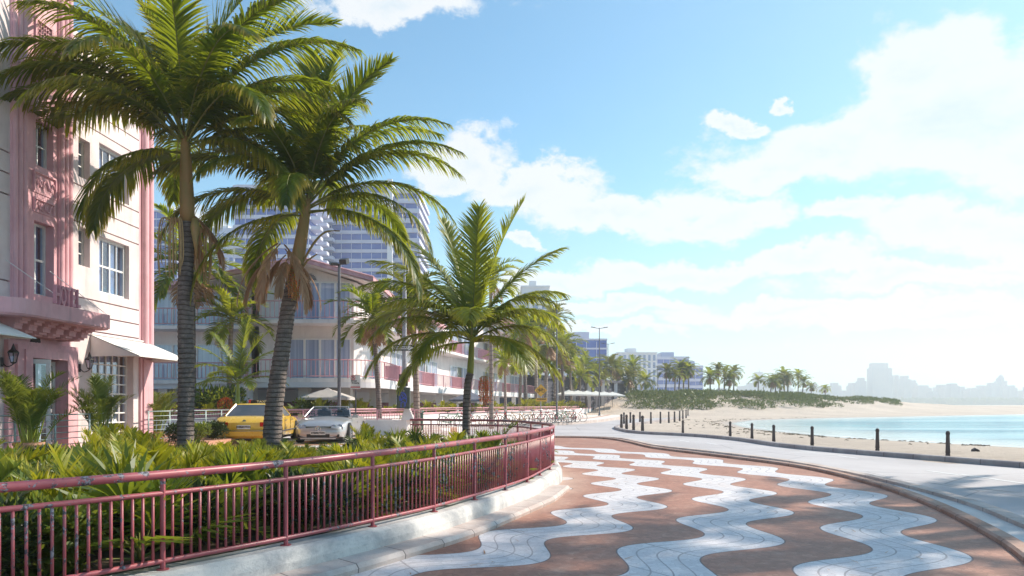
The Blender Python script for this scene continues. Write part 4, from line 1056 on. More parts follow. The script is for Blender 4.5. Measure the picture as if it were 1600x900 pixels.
# canopy with rounded nose, brackets
cy0, cy1, co = 14.75, 18.3, 1.15
def cshape(o1, y0, y1, rr, n=6):
    pts = [(y0,0),(y0,o1-rr)]+[(y0+rr-rr*math.cos(a), o1-rr+rr*math.sin(a)) for a in [PI/2*i/n for i in range(1,n+1)]]
    pts += [(y1-rr+rr*math.sin(a), o1-rr+rr*math.cos(a)) for a in [PI/2*i/n for i in range(1,n+1)]]+[(y1,0)]
    return [(fp(y,o,0).x, y) for y, o in pts]
b = MB(); b.prism(cshape(co,cy0,cy1,.5), 3.46, 3.78); b.prism(cshape(co-.03,cy0+.03,cy1-.03,.5), 3.43, 3.46)
b.build('canopy', 'stucco_pink', hotel)
for i in range(6):
    y = 15.5+i*.44; b = FM(); b.fb(y,y+.24,0,.62,3.29,3.43)
    ring = [(.62+.12*math.sin(a), 3.31+.12*math.cos(a)-.0) for a in [PI*j/8 for j in range(5)]]
    b.fb(y,y+.24,0,.42,3.13,3.29)
    for o0_, o1_, z0_ in ((.42,.52,3.16),(.52,.60,3.21),(.62,.72,3.33),(.72,.78,3.38)): b.fb(y+.001,y+.239,o0_,o1_,z0_,3.29 if o1_ < .61 else 3.43)
    b.build('bracket', 'stucco_pink', hotel)
for y0_, y1_ in ((15.6,16.9),(17.0,18.1)):
    b = MB(); b.tube([fp(y0_+.4,.05,4.75), fp(y1_,1.0,3.79)], .009, 5); b.build('stay_rod', 'white_paint', hotel)
# HOTEL letters standing on the canopy edge
b = MB()
mt = Matrix.Translation(fp(16.62,co-.12,4.07)) @ Matrix.Rotation(R(90)-math.atan(.06), 4, 'Z') @ Matrix.Rotation(R(90), 4, 'X')
for i, ch in enumerate('HOTEL'):
    text_mb(b, ch, .58, Matrix.Translation(fp(16.2+i*.175,co-.12,4.0)) @ Matrix.Rotation(R(90)-math.atan(.06), 4, 'Z') @ Matrix.Rotation(R(90), 4, 'X'), .04, 0, .42, bold=.01)
b.build('lettering', 'sign_pink', hotel)
b = MB(); text_mb(b, '844', .2, fmtx(16.98,.012,3.05-.06+.08), .012, 0, 1.0, bold=.012); b.build('house_number', 'ink', hotel)
# door surround
b = FM()
for o_, ya, yb, zt in ((.10,16.02,18.36,3.02),(.16,16.22,18.22,2.93)):
    b.fb(ya,DOOR[0]-.0,0 if o_ < .12 else .1,o_,TZ,zt); b.fb(DOOR[1],yb,0 if o_ < .12 else .1,o_,TZ,zt); b.fb(DOOR[0],DOOR[1],0 if o_ < .12 else .1,o_,DOOR[3],zt)
b.fb(16.42,DOOR[0]+.02,.16,.2,TZ,2.84); b.fb(DOOR[1]-.02,18.05,.16,.2,TZ,2.84); b.fb(DOOR[0]+.02,DOOR[1]-.02,.16,.2,DOOR[3]-.02,2.84)
b.build('door_surround', 'stucco_pink', hotel)
def glazed_leaf(mtx, w, h, nm='door'):
    b = MB()
    bx = lambda x0,x1,z0,z1,d=.03: b.hexa([mtx @ V(p) for p in [(x0,-d,z0),(x1,-d,z0),(x1,d,z0),(x0,d,z0),(x0,-d,z1),(x1,-d,z1),(x1,d,z1),(x0,d,z1)]])
    bx(0,.09,0,h); bx(w-.09,w,0,h); bx(.09,w-.09,0,.16); bx(.09,w-.09,h-.1,h); bx(.09,w-.09,.88,.96)
    d_ = b.build(nm, 'white_paint', hotel)
    b = MB(); b.hexa([mtx @ V(p) for p in [(.08,-.004,.1),(w-.08,-.004,.1),(w-.08,.004,.1),(.08,.004,.1),(.08,-.004,h-.05),(w-.08,-.004,h-.05),(w-.08,.004,h-.05),(.08,.004,h-.05)]])
    g_ = b.build('pane', 'glass', d_, world=False)
    for v in g_.data.vertices: v.co -= V(hotel.location)
glazed_leaf(Matrix.Translation(fp(17.24,-.14,TZ+.03)) @ Matrix.Rotation(R(87),4,'Z'), .60, 2.1)
glazed_leaf(Matrix.Translation(fp(16.64,-.10,TZ+.03)) @ Matrix.Rotation(R(22),4,'Z'), .60, 2.1)
# awnings
def awning(Y0, Y1, o, z0, z1, label, close=True):
    r_ = tag(None or thing('awning', label, 'awning', fp(Y0,0,z1)), label, 'awning')
    b = MB(); th = .02
    a0, a1, b0, b1 = fp(Y0,.02,z1), fp(Y1,.02,z1), fp(Y0,o,z0), fp(Y1,o,z0); dn = V((0,0,-th))
    b.hexa([a0+dn,b0+dn,b1+dn,a1+dn,a0,b0,b1,a1])
    if close:
        for p, q, s_, y in ((a0,b0,1,Y0),(a1,b1,-1,Y1)):
            lo_ = fp(y,.02,z0-.02); k = V((0,.012*s_,0))
            b.add([p,q,lo_,p+k,q+k,lo_+k], [(0,2,1),(3,4,5),(0,1,4,3),(1,2,5,4),(2,0,3,5)])
    b.build('canvas', 'canvas', r_)
    b = MB(); b.tube([fp(Y0-.05,.05,z1+.03), fp(Y1+.05,.05,z1+.03)], .02, 6); b.tube([fp(Y0+.1,.05,z1-.5), fp(Y0+.1,o-.02,z0-.02)], .012, 5); b.tube([fp(Y1-.1,.05,z1-.5), fp(Y1-.1,o-.02,z0-.02)], .012, 5)
    b.build('awning_frame', 'white_paint', r_)
awning(18.98,21.72,1.28,2.86,3.4,'white canvas awning over the tall grid window right of the hotel door')
awning(11.4,15.25,1.25,2.98,3.5,'white canvas awning cut off by the left edge, left of the house number 844')
def lantern(Y, label):
    r_ = thing('wall_lantern', label, 'lantern', fp(Y,0,2.5)); c = fp(Y,.26,2.5)
    b = MB(); b.fb = None
    b.tube([fp(Y,.0,2.42), fp(Y,.0,2.62)], .04, 8); b.tube(catmull([fp(Y,.03,2.5), fp(Y,.12,2.42), fp(Y,.24,2.46), fp(Y,.26,2.38)][:3]+[fp(Y,.26,2.50)],5), .012, 5)
    b.build('bracket_arm', 'black_metal', r_)
    b = MB(); b.lathe([(.02,2.48),(.06,2.50),(.065,2.52)], 6, (c.x,c.y,0)); b.lathe([(.125,2.72),(.11,2.75),(.05,2.80),(.03,2.86),(.008,2.92)], 6, (c.x,c.y,0))
    for i in range(6):
        a = 2*PI*i/6; b.tube([(c.x+.06*math.cos(a),c.y+.06*math.sin(a),2.52),(c.x+.11*math.cos(a),c.y+.11*math.sin(a),2.72)], .007, 4)
    b.build('lantern_cage', 'black_metal', r_)
    b = MB(); b.lathe([(.05,2.52),(.098,2.72)], 6, (c.x,c.y,0)); b.build('lantern_glass', 'glass', r_)
lantern(18.55,'black wall lantern right of the pink hotel door surround'); lantern(15.95,'black wall lantern left of the pink hotel door surround')
# terrace with steps and rails
b = MB(); b.prism([(-12.1,6),(-9.55,6),(-9.55,17.95),(-9.45,18.0),(-9.45,20.6),(-10.05,20.75),(-10.1,29.4),(-13.5,29.4),(-13.5,22.4),(-11,22.4)], .2, TZ)
struct(b.build('terrace_floor', 'terracotta'))
b = MB(); b.box(-9.44,-8.95,18.1,20.5,.2,.36); struct(b.build('entrance_step', 'kerb_stone'))
def hrail(pts, zt, label, n=7, z0=TZ, step=1.25):
    r_ = thing('terrace_rail', label, 'railing', (pts[0][0],pts[0][1],z0)); P3 = [V((a,b_,0)) for a, b_ in pts]
    for i in range(n):
        z = zt-(zt-z0-.1)*i/(n-1); b = MB(); b.tube([p+V((0,0,z)) for p in P3], .017 if i == 0 else .011, 6); b.build('rail_bar', 'rail_grey', r_, smooth=True)
    for p in resample(P3, step)+[P3[-1]]:
        b = MB(); b.tube([p+V((0,0,z0)), p+V((0,0,zt+.01))], .022, 6); b.build('post', 'rail_grey', r_, smooth=True)
hrail([(-9.85,9.5),(-9.80,14),(-9.75,17.75)], 1.38, 'grey horizontal bar rail in front of the hotel door')
hrail([(-10.35,20.95),(-10.3,24),(-10.2,27.6),(-10.2,29.2)], 1.4, 'grey horizontal bar rail beside the hotel corner pilaster, behind the tallest palm')
def areca(seed, hgt, n=30, spread=1.0):
    rn = random.Random(seed); root = thing('potted_palm', '', 'potted palm')
    b = MB(); b.lathe([(.0,.0),(.17,.0),(.2,.05),(.25,.32),(.27,.33),(.27,.38),(.23,.38),(.22,.33),(.0,.33)], 18); b.build('pot', 'terracotta', root, smooth=True, world=False, autosmooth=40)
    b = MB()
    for i in range(n):
        a = rn.uniform(0,360); r_ = rn.uniform(0,.14); bs = V((r_*math.cos(R(a)), r_*math.sin(R(a)), .3)); tp = bs+V((math.cos(R(a))*.12, math.sin(R(a))*.12, rn.uniform(.1,hgt*.45)))
        b.tube([bs,tp], .013, 5, 0, False)
        e0 = rn.uniform(62,86); frond(b, tp, a+rn.uniform(-30,30), e0, e0-rn.uniform(30,75)*spread, hgt*rn.uniform(.42,.62), .27, 28, .016, rn, .7, .2, 0, 1, 2, .4, 8, 1.3, .011)
    b.build('foliage', [M['shaft_green'], M['leaf_areca']], root, world=False); return root
ar = [areca(31,1.75), areca(32,1.7,22,.85), areca(33,1.7,28)]
place(ar[0], (fY(45,2.0)*(45-800)/F, fY(45,2.0), TZ), 0, 1.0, 'bushy potted palm in front of the open hotel door')
place(ar[1], (fY(158,1.3)*(158-800)/F, fY(158,1.3), TZ), 1, 1.0, 'slender potted palm in front of the tall grid window')
place(ar[2], (-10.75, 22.2, TZ-.1), 2, 1.0, 'dark leafy potted palm at the pink corner pilaster of the hotel')
# low planter box by the terrace corner
bp = thing('planter_box', 'low terracotta planter box with green bushes left of the yellow taxi', 'planter', (-10.2,23,.25))
b = MB(); b.box(-10.06,-9.2,20.9,25.2,.25,.48); b.box(-10.0,-9.26,20.96,25.14,.44,.46); b.build('box', 'terracotta', bp)
for i, (x, y) in enumerate(((-9.6,21.4),(-9.65,22.5),(-9.6,23.6),(-9.7,24.6))):
    put_plant('b', i, x, y, .46, .95, 'plants in the terracotta planter box', 'bush in the low terracotta box left of the taxi')
for i in range(9):
    put_plant('fc'[i%2], i, -9.45+.15*rnd.random(), 9.0+i*.98, .24, .5, 'plants along the hotel terrace', 'low palm shrub along the foot of the hotel terrace rail')

# ---------------------------------------------------------------- balconied white building
bw = thing('apartment_building', 'white curved two storey apartment block with pink balcony railings and a gabled pink roof', 'building', (-11,40,.15))
WL = [(-14.0,40),(-8.6,40),(-8.3,40.6),(-8.2,42),(-8.2,46),(-7.6,54),(-6,64),(-3.5,76),(-.5,88),(1.8,97)]
SL = [(-14.6,38.5),(-9.6,38.4),(-8.2,38.7),(-7.2,39.8),(-6.9,42),(-6.8,46),(-6.2,54),(-4.6,64),(-2.0,76),(1.1,88),(3.4,97)]
wl_ = [V((a,b_,0)) for a, b_ in WL]; sl_ = catmull([(a,b_,0) for a, b_ in SL], 5)
Z1, Z2, Z3 = 2.77, 5.85, 8.25
def strip_wall(mb, pts, z0, z1, th=.25, side=-1):
    off_ = offset(pts, side*th)
    for i in range(len(pts)-1):
        a, c, d, e = pts[i], pts[i+1], off_[i+1], off_[i]
        mb.hexa([(a.x,a.y,z0),(c.x,c.y,z0),(d.x,d.y,z0),(e.x,e.y,z0),(a.x,a.y,z1),(c.x,c.y,z1),(d.x,d.y,z1),(e.x,e.y,z1)])
b = MB(); strip_wall(b, wl_, Z1-.1, 8.2); strip_wall(b, [p for p in wl_ if p.y >= 76], 8.2, 10.9); b.prism([(-3.9,76.2),(-.9,88),(1.4,97),(-6,99),(-14,99),(-14,76.2)], 8.3, 10.9)
strip_wall(b, [V((-30,43,0)),V((-14.0,43,0))], Z1-.1, 8.3); strip_wall(b, [V((-14.0,43,0)),V((-14.0,40,0))], Z1-.1, 8.3)
b.add([(-14.0,40,8.2),(-8.4,40,8.2),(-11.2,40,9.1),(-14.0,40.25,8.2),(-8.4,40.25,8.2),(-11.2,40.25,9.1)], [(0,1,2),(5,4,3),(0,3,4,1),(1,4,5,2),(2,5,3,0)])
b.build('wall', 'bldg_white', bw)
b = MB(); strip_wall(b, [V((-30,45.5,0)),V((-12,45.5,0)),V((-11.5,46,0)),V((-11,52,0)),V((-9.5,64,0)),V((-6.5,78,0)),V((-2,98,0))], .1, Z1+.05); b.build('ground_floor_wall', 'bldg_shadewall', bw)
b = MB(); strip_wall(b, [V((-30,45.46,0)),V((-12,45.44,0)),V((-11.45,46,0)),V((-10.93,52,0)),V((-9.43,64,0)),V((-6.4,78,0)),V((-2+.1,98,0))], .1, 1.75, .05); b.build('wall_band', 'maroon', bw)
core = [(-30,43.2),(-14.3,43.2),(-14.3,40.4),(-8.9,40.4),(-8.5,46),(-8.0,54),(-6.4,64),(-3.9,76),(-.9,88),(1.4,97),(-6,99),(-30,99)]
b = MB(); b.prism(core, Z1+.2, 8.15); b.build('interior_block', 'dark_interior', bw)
for z, nm in ((Z1,'balcony_slab'),(Z2,'balcony_slab')):
    b = MB(); top = xy(sl_); b.prism([(-30,41.4),(-14.6,41.4)]+top+[(1.5,98),(-2,98)]+xy([wl_[i] for i in range(len(wl_)-1,-1,-1)])[1:]+[(-14.1,43.1),(-30,43.1)], z, z+.2)
    b.build(nm, 'bldg_white', bw)
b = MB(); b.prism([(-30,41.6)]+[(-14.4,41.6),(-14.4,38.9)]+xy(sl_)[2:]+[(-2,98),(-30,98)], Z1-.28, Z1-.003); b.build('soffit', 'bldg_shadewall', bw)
for x, y in ((-16.5,42.0),(-14.2,40.0),(-11.2,39.8),(-9.0,40.2),(-8.1,43.5),(-7.9,49),(-7.3,55),(-6.0,61),(-4.8,67),(-3.2,73),(-1.6,79),(0.2,86),(1.8,92),(-20,42.5)):
    b = MB(); b.obox((x,y,1.32),(.5,.75,2.35),0); b.build('column', 'bldg_white', bw)
def balc_rail(pts, z, n0='balcony_railing'):
    b = MB(); pts = [V(p) for p in pts]; b.tube([p+V((0,0,z+.98)) for p in pts], .03, 4); b.tube([p+V((0,0,z+.12)) for p in pts], .022, 4)
    for p in resample(pts, .24): b.box(p.x-.014,p.x+.014,p.y-.014,p.y+.014,z+.12,z+.97)
    for p in resample(pts, 3.0): b.box(p.x-.035,p.x+.035,p.y-.035,p.y+.035,z,z+1.0)
    b.build(n0, 'rail_pink', bw)
sli = offset(sl_, -.12)
for z in (Z1+.2, Z2+.2):
    balc_rail([(-30,41.5,0),(-14.75,41.5,0)], z); balc_rail([p for p in sli if p.y < 50], z); balc_rail([p for p in sli if 50 <= p.y <= 68], z); balc_rail([p for p in sli if p.y > 68], z)
# balcony divider panels
for x, y in ((-6.98,45.2),(-6.0,56),(-4.5,65),(-2.6,73.5),(-.3,83),(1.5,90)):
    for z in (Z1+.2, Z2+.2):
        b = MB(); b.obox((x-.35,y,z+.5),(.9,.08,1.0),0); b.build('divider_panel', 'rail_pink', bw)
def slider(p0, p1, z0, z1, n, wide=.05):
    p0, p1 = V((*p0,0)), V((*p1,0)); d = (p1-p0); L = d.length; d.normalize(); nn = V((d.y,-d.x,0))
    def bx(mb, a, c, o0, o1, za, zb):
        q = [p0+d*a+nn*o0, p0+d*c+nn*o0, p0+d*c+nn*o1, p0+d*a+nn*o1]
        mb.hexa([(p.x,p.y,za) for p in q][::-1]+[(p.x,p.y,zb) for p in q][::-1])
    fr = MB(); bx(fr,0,L,.0,.07,z1-.08,z1); bx(fr,0,L,.0,.07,z0,z0+.06)
    for i in range(n+1): c = L*i/n; bx(fr,max(0,c-.06),min(L,c+.06),.002,.075,z0+.06,z1-.08)
    f_ = fr.build('window', 'white_paint', bw)
    for i in range(n):
        g_ = MB(); bx(g_,L*i/n+.05,L*(i+1)/n-.05,.02,.03,z0+.05,z1-.07)
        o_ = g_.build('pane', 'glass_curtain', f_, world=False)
        for v in o_.data.vertices: v.co -= V(bw.location)
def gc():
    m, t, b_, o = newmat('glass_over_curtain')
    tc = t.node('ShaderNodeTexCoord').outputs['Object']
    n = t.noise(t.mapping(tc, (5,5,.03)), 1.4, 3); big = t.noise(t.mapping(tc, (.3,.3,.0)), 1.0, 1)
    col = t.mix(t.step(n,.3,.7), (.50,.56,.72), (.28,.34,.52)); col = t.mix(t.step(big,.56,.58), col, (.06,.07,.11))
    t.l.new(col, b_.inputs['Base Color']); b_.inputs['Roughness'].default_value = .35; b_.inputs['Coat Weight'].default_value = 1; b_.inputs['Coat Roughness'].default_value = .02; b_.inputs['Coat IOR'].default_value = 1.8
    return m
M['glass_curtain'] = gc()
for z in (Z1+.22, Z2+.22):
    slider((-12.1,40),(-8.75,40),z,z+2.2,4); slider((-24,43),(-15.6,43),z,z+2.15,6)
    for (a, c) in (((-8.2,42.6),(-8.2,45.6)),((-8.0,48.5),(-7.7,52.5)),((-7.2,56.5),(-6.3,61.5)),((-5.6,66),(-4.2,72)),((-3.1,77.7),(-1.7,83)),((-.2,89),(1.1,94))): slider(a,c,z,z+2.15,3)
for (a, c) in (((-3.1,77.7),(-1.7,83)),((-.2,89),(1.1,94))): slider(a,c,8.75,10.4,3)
balc_rail([p for p in sli if p.y > 74], 8.4)
b = MB(); pr = [p for p in sl_ if p.y > 74]; b.prism(xy(pr)+xy(offset(pr,-1.5))[::-1], 8.2, 8.4); b.build('balcony_slab', 'bldg_white', bw)
# roofs
def gable(x0, xr, x1, y0, y1, ze, zr, th=.2):
    b = MB()
    for xa in (x0, x1):
        b.hexa([(xa,y0,ze-th),(xr,y0,zr-th),(xr,y1,zr-th),(xa,y1,ze-th),(xa,y0,ze),(xr,y0,zr),(xr,y1,zr),(xa,y1,ze)])
    n = 34
    for xa in (x0, x1):
        for i in range(0,n):
            q = y0+(y1-y0)*i/n; b.tube([(xa,q,ze+.03),(xr,q,zr+.03)], .05, 4)
    b.tube([(xr,y0-.02,zr+.05),(xr,y1,zr+.05)], .1, 6)
    b.build('roof', 'roof_pink', bw)
    b = MB()
    for xa in (x0, x1):
        q = .12 if xa == x0 else -.12
        b.hexa([(xa+q,y0+.1,ze-th-.06),(xr,y0+.1,zr-th-.06),(xr,y1,zr-th-.06),(xa+q,y1,ze-th-.06),(xa+q,y0+.1,ze-th-.003),(xr,y0+.1,zr-th-.003),(xr,y1,zr-th-.003),(xa+q,y1,ze-th-.003)])
    b.build('eaves', 'eaves', bw)
M['eaves'] = mat('eaves', (.78,.66,.62), (.72,.6,.56), .8, 2)
gable(-16.4,-11.2,-7.3,38.75,47,8.3,9.35)
b = MB(); b.prism([(-30,41.2),(-14.7,41.2),(-14.7,60),(-30,60)], 8.3, 8.52); b.prism([(-30,47.1),(-7.2,47.1),(-6.6,54),(-5.6,64),(-30,64)], 8.15, 8.4); b.build('roof', 'roof_pink', bw)
rp_ = offset([p for p in sl_ if p.y > 75], .1)
b = MB(); b.prism(xy(rp_)+[(-4,99),(-14,99),(-14,75.6)], 10.9, 11.15); b.build('roof', 'roof_pink', bw)
b = MB(); c0 = (-11.2,39.97,8.35); pts = [(c0[0]+.6*math.cos(a), 8.32+.42*math.sin(a)) for a in [PI*i/12 for i in range(13)]]
b.add([(x,39.96,z) for x, z in pts]+[(x,40.02,z) for x, z in pts], [tuple(range(13)),]+[(i,i+13,i+14,i+1) for i in range(12)]); b.build('gable_vent', 'bldg_shadewall', bw)
b = MB()
for i in range(5): z = 8.36+i*.075; hw = .58*math.sqrt(max(0,1-((z-8.32)/.42)**2)); b.box(-11.2-hw,-11.2+hw,39.91,39.958,z,z+.03)
b.build('vent_louvre', 'pole_grey', bw)
# ---------------------------------------------------------------- cars
def loft(mb, st, m=0):
    """st: (y, w, zb, zs, zc): section from sill to centre line, mirrored"""
    rows = []
    for y, w_, zb, zs, zc in st:
        h = zs-zb
        half = [(.80*w_,zb),(.95*w_,zb+.05),(.985*w_,zb+.35*h),(1.0*w_,zb+.55*h),(.975*w_,zb+.85*h),(.93*w_,zs-.012),(.86*w_,zs+.01),(.5*w_,zs+(zc-zs)*.75),(0,zc)]
        rows.append([(x,y,z) for x, z in half]+[(-x,y,z) for x, z in half[-2::-1]])
    n = len(rows[0]); k = len(rows)
    fs = [(i*n+j,i*n+j+1,(i+1)*n+j+1,(i+1)*n+j) for i in range(k-1) for j in range(n-1)]
    fs += [(i*n+n-1,i*n,(i+1)*n,(i+1)*n+n-1) for i in range(k-1)]+[tuple(range(n))[::-1], tuple(range((k-1)*n,k*n))]
    mb.add([p for r_ in rows for p in r_], fs, m)
def wheel(root, x, y, r_, w_=.2):
    sg = 1 if x > 0 else -1
    b = MB(); b.lathe([(r_*.62,-w_/2),(r_*.95,-w_/2),(r_,-w_*.3),(r_,w_*.3),(r_*.95,w_/2),(r_*.62,w_/2)], 28, (x,y,r_), 0, 'x')
    t_ = b.build('wheel', 'tyre', root, smooth=True, world=False, autosmooth=35)
    b = MB(); xo = sg*(w_/2-.035)
    b.lathe([(r_*.60,-.02),(r_*.66,-.02),(r_*.66,.02),(r_*.60,.02)], 28, (x+xo+sg*.015,y,r_), 0, 'x')
    for i in range(8):
        a = 2*PI*i/8; b.tube([(x+xo+sg*.01,y+math.cos(a)*r_*.1,r_+math.sin(a)*r_*.1),(x+xo,y+math.cos(a)*r_*.62,r_+math.sin(a)*r_*.62)], [.035,.028], 5)
    b.lathe([(.0,-.01),(r_*.18,-.01),(r_*.15,.03),(.0,.035)] if sg > 0 else [(0,-.035),(r_*.15,-.03),(r_*.18,.01),(0,.01)], 14, (x+xo,y,r_), 0, 'x')
    b.build('rim', 'chrome', t_, world=False)
def arch(mb, x, y, r_):
    pts = [(y+r_*math.cos(a), .36+r_*math.sin(a)) for a in [PI*i/16 for i in range(17)]]+[(y-r_,.19),(y+r_,.19)]
    sg = 1 if x > 0 else -1
    n = len(pts)
    mb.add([(x,p[0],p[1]) for p in pts]+[(x-sg*.3,p[0],p[1]) for p in pts], [tuple(range(n)),tuple(range(n,2*n))]+[(i,(i+1)%n,(i+1)%n+n,i+n) for i in range(n)])
def quadslab(mb, q, th=.012, m=0):
    q = [V(p) for p in q]; nn = (q[1]-q[0]).cross(q[3]-q[0]).normalized()*th
    mb.hexa([p-nn for p in q]+[p+nn for p in q], m)
def plate(root, y, z, face, txt='EVERMOTION', w_=.46, x=0):
    b = MB(); b.obox((x,y,z),(w_,.012,.13)); p_ = b.build('licence_plate', 'plate_white', root, world=False)
    b = MB(); text_mb(b, txt, .085, Matrix.Translation((x,y+face*.008,z)) @ Matrix.Rotation(0 if face < 0 else PI, 4, 'Z') @ Matrix.Rotation(R(90),4,'X'), .002, 0, .86, bold=.004)
    b.build('plate_lettering', 'ink', p_, world=False)
def carbody(root, m, b): return b.build('body', m, root, smooth=True, world=False, autosmooth=38)

taxi = thing('taxi', 'yellow taxi sedan seen from behind, partly hidden by the leaning palm trunk', 'taxi', (-9.2,27.0,.25), R(7))
b = MB()
loft(b, [(-2.66,.90,.40,.62,.63),(-2.64,.945,.30,.74,.75),(-2.56,.965,.22,.80,.82),(-2.42,.97,.20,.90,.93),(-2.2,.975,.2,.925,.955),(-1.5,.985,.2,.94,.97),(-.5,.985,.2,.94,.96),(.8,.985,.2,.92,.95),(1.35,.975,.2,.90,.95),(2.1,.955,.2,.84,.88),(2.5,.92,.22,.76,.80),(2.64,.85,.28,.66,.68)])
carbody(taxi, 'taxi_yellow', b)
for x in (-.999,.999):
    for y in (-1.62,1.62): b = MB(); arch(b, x, y, .37); b.build('wheel_arch', 'rubber_black', taxi, world=False)
for x in (-.90,.90):
    for y in (-1.62,1.62): wheel(taxi, x, y, .34)
# glasshouse: dark glass solid with roof and pillars standing proud
gl = [(-1.72,.80,.95),(-1.0,.64,1.35),(.40,.64,1.36),(1.15,.80,.95)]
b = MB()
vs = []
for y, w_, z in gl: vs += [(-w_,y,z),(w_,y,z)]
base_ = [(-.84,-1.72,.93),(.84,-1.72,.93),(-.86,1.15,.93),(.86,1.15,.93)]
b.add([(-.80,-1.72,.94),(.80,-1.72,.94),(.63,-1.0,1.345),(-.63,-1.0,1.345)], [(0,1,2,3)])
b.add([(-.80,1.15,.94),(.80,1.15,.94),(.63,.42,1.35),(-.63,.42,1.35)], [(3,2,1,0)])
for sg in (-1,1): b.add([(sg*.86,-1.5,.94),(sg*.86,.98,.94),(sg*.655,.40,1.34),(sg*.655,-.98,1.34)], [(0,1,2,3) if sg > 0 else (3,2,1,0)])
b.build('window_glass', 'glass_dark', taxi, world=False)
b = MB()
b.add([(-.66,-1.02,1.34),(.66,-1.02,1.34),(.66,.44,1.345),(-.66,.44,1.345),(-.56,-.9,1.375),(.56,-.9,1.375),(.56,.36,1.39),(-.56,.36,1.39),(0,-.9,1.39),(0,.36,1.405)],
      [(0,1,5,8,4),(1,2,6,5),(2,3,7,9,6),(3,0,4,7),(4,8,9,7),(8,5,6,9),(3,2,1,0)])
b.build('roof', 'taxi_yellow', taxi, world=False)
b = MB()
for sg in (-1,1):
    for (y0,y1,w0,w1,r_) in ((-1.62,-1.02,.845,.655,.045),(1.14,.42,.83,.65,.032),(-.42,-.38,.865,.665,.03),(-1.15,-.95,.865,.66,.02)): b.tube([(sg*w0,y0,.93),(sg*w1,y1,1.345)], r_, 6)
b.build('pillar', 'taxi_yellow', taxi, world=False)
b = MB()
for sg in (-1,1):
    b.obox((sg*.985,.35,.66),(.012,.012,.5)); b.obox((sg*.985,-.78,.66),(.012,.012,.5))
b.build('door_seam', 'rubber_black', taxi, world=False)
for sg in (-1,1):
    for y in (-.55,.62):
        b = MB(); b.obox((sg*1.0,y,.80),(.02,.16,.03)); b.build('door_handle', 'chrome', taxi, world=False)
    b = MB(); b.obox((sg*1.06,.92,.98),(.2,.1,.12)); b.tube([(sg*.9,.95,.93),(sg*1.02,.93,.96)], .025, 5); b.build('wing_mirror', 'rubber_black', taxi, world=False)
    b = MB(); b.obox((sg*.72,-2.635,.685),(.42,.05,.15)); l_ = b.build('tail_light', 'red_lens', taxi, world=False)
    b = MB(); b.obox((sg*.70,-2.665,.64),(.16,.012,.045)); b.build('reversing_light', 'plate_white', l_, world=False)
    if sg < 0: b = MB(); b.obox((-.90,-2.615,.685),(.08,.06,.152)); b.build('indicator', 'orange_lens', taxi, world=False)
b = MB(); b.obox((0,-2.68,.455),(1.84,.10,.10)); b.obox((0,-2.66,.37),(1.80,.12,.12)); b.build('bumper', 'taxi_yellow', taxi, world=False)
b = MB(); b.obox((0,-2.735,.475),(1.86,.012,.03)); 
for sg in (-1,1): b.obox((sg*.995,0,.44),(.012,2.4,.035))
b.build('chrome_strip', 'chrome', taxi, world=False)
plate(taxi, -2.70, .60, -1, w_=.42)
b = MB(); b.lathe([(0,-.004),(.06,-.004),(.06,.004),(0,.004)], 12, (0,-2.595,.79), 0, 'y'); b.build('badge', 'chrome', taxi, world=False)
b = MB(); b.obox((0,-.25,1.45),(.72,.2,.12)); sg_ = b.build('roof_sign', 'ink', taxi, world=False)
b = MB(); text_mb(b, 'TAXI', .12, Matrix.Translation((.08,-.355,1.45)) @ Matrix.Rotation(R(90),4,'X'), .003, 0, 1.25, bold=.003); b.build('sign_lettering', 'plate_white', sg_, world=False)
b = MB(); b.obox((-.33,-.25,1.455),(.07,.21,.13)); b.build('sign_end_panel', 'sign_red', sg_, world=False)
b = MB(); b.box(-.9,.9,-2.5,2.5,.16,.22); b.build('underbody', 'rubber_black', taxi, world=False)

cv = thing('convertible_car', 'silver open convertible facing the camera, parked right of the yellow taxi', 'car', (-6.68,27.4,.25), R(181.5))
b = MB()
loft(b, [(-2.25,.80,.34,.72,.74),(-2.15,.86,.24,.80,.83),(-1.7,.89,.2,.88,.93),(-1.2,.905,.18,.90,.93),(0,.91,.18,.88,.90),(.75,.91,.18,.86,.93),(1.2,.905,.18,.82,.90),(1.7,.885,.18,.74,.82),(2.02,.83,.18,.65,.72),(2.2,.72,.2,.56,.62),(2.27,.60,.24,.48,.52)])
carbody(cv, 'silver_paint', b)
for x in (-.925,.925):
    for y in (-1.38,1.38): b = MB(); arch(b, x, y, .35); b.build('wheel_arch', 'rubber_black', cv, world=False)
for x in (-.84,.84):
    for y in (-1.38,1.38): wheel(cv, x, y, .33, .22)
b = MB(); b.prism([(-.66,-.98),(.66,-.98),(.70,.60),(-.70,.60)], .80, .935); b.build('cockpit', 'seat_leather', cv, world=False)
b = MB()
for i, q in enumerate([[(-.82,.82,.91),(.82,.82,.91),(.62,.28,1.25),(-.62,.28,1.25)]]): quadslab(b, q, .004)
b.build('windscreen', 'glass_car', cv, world=False)
b = MB(); b.tube(catmull([(-.83,.84,.90),(-.66,.33,1.22),(-.5,.27,1.262),(.5,.27,1.262),(.66,.33,1.22),(.83,.84,.90)],6), .024, 6); b.build('windscreen_frame', 'silver_paint', cv, world=False)
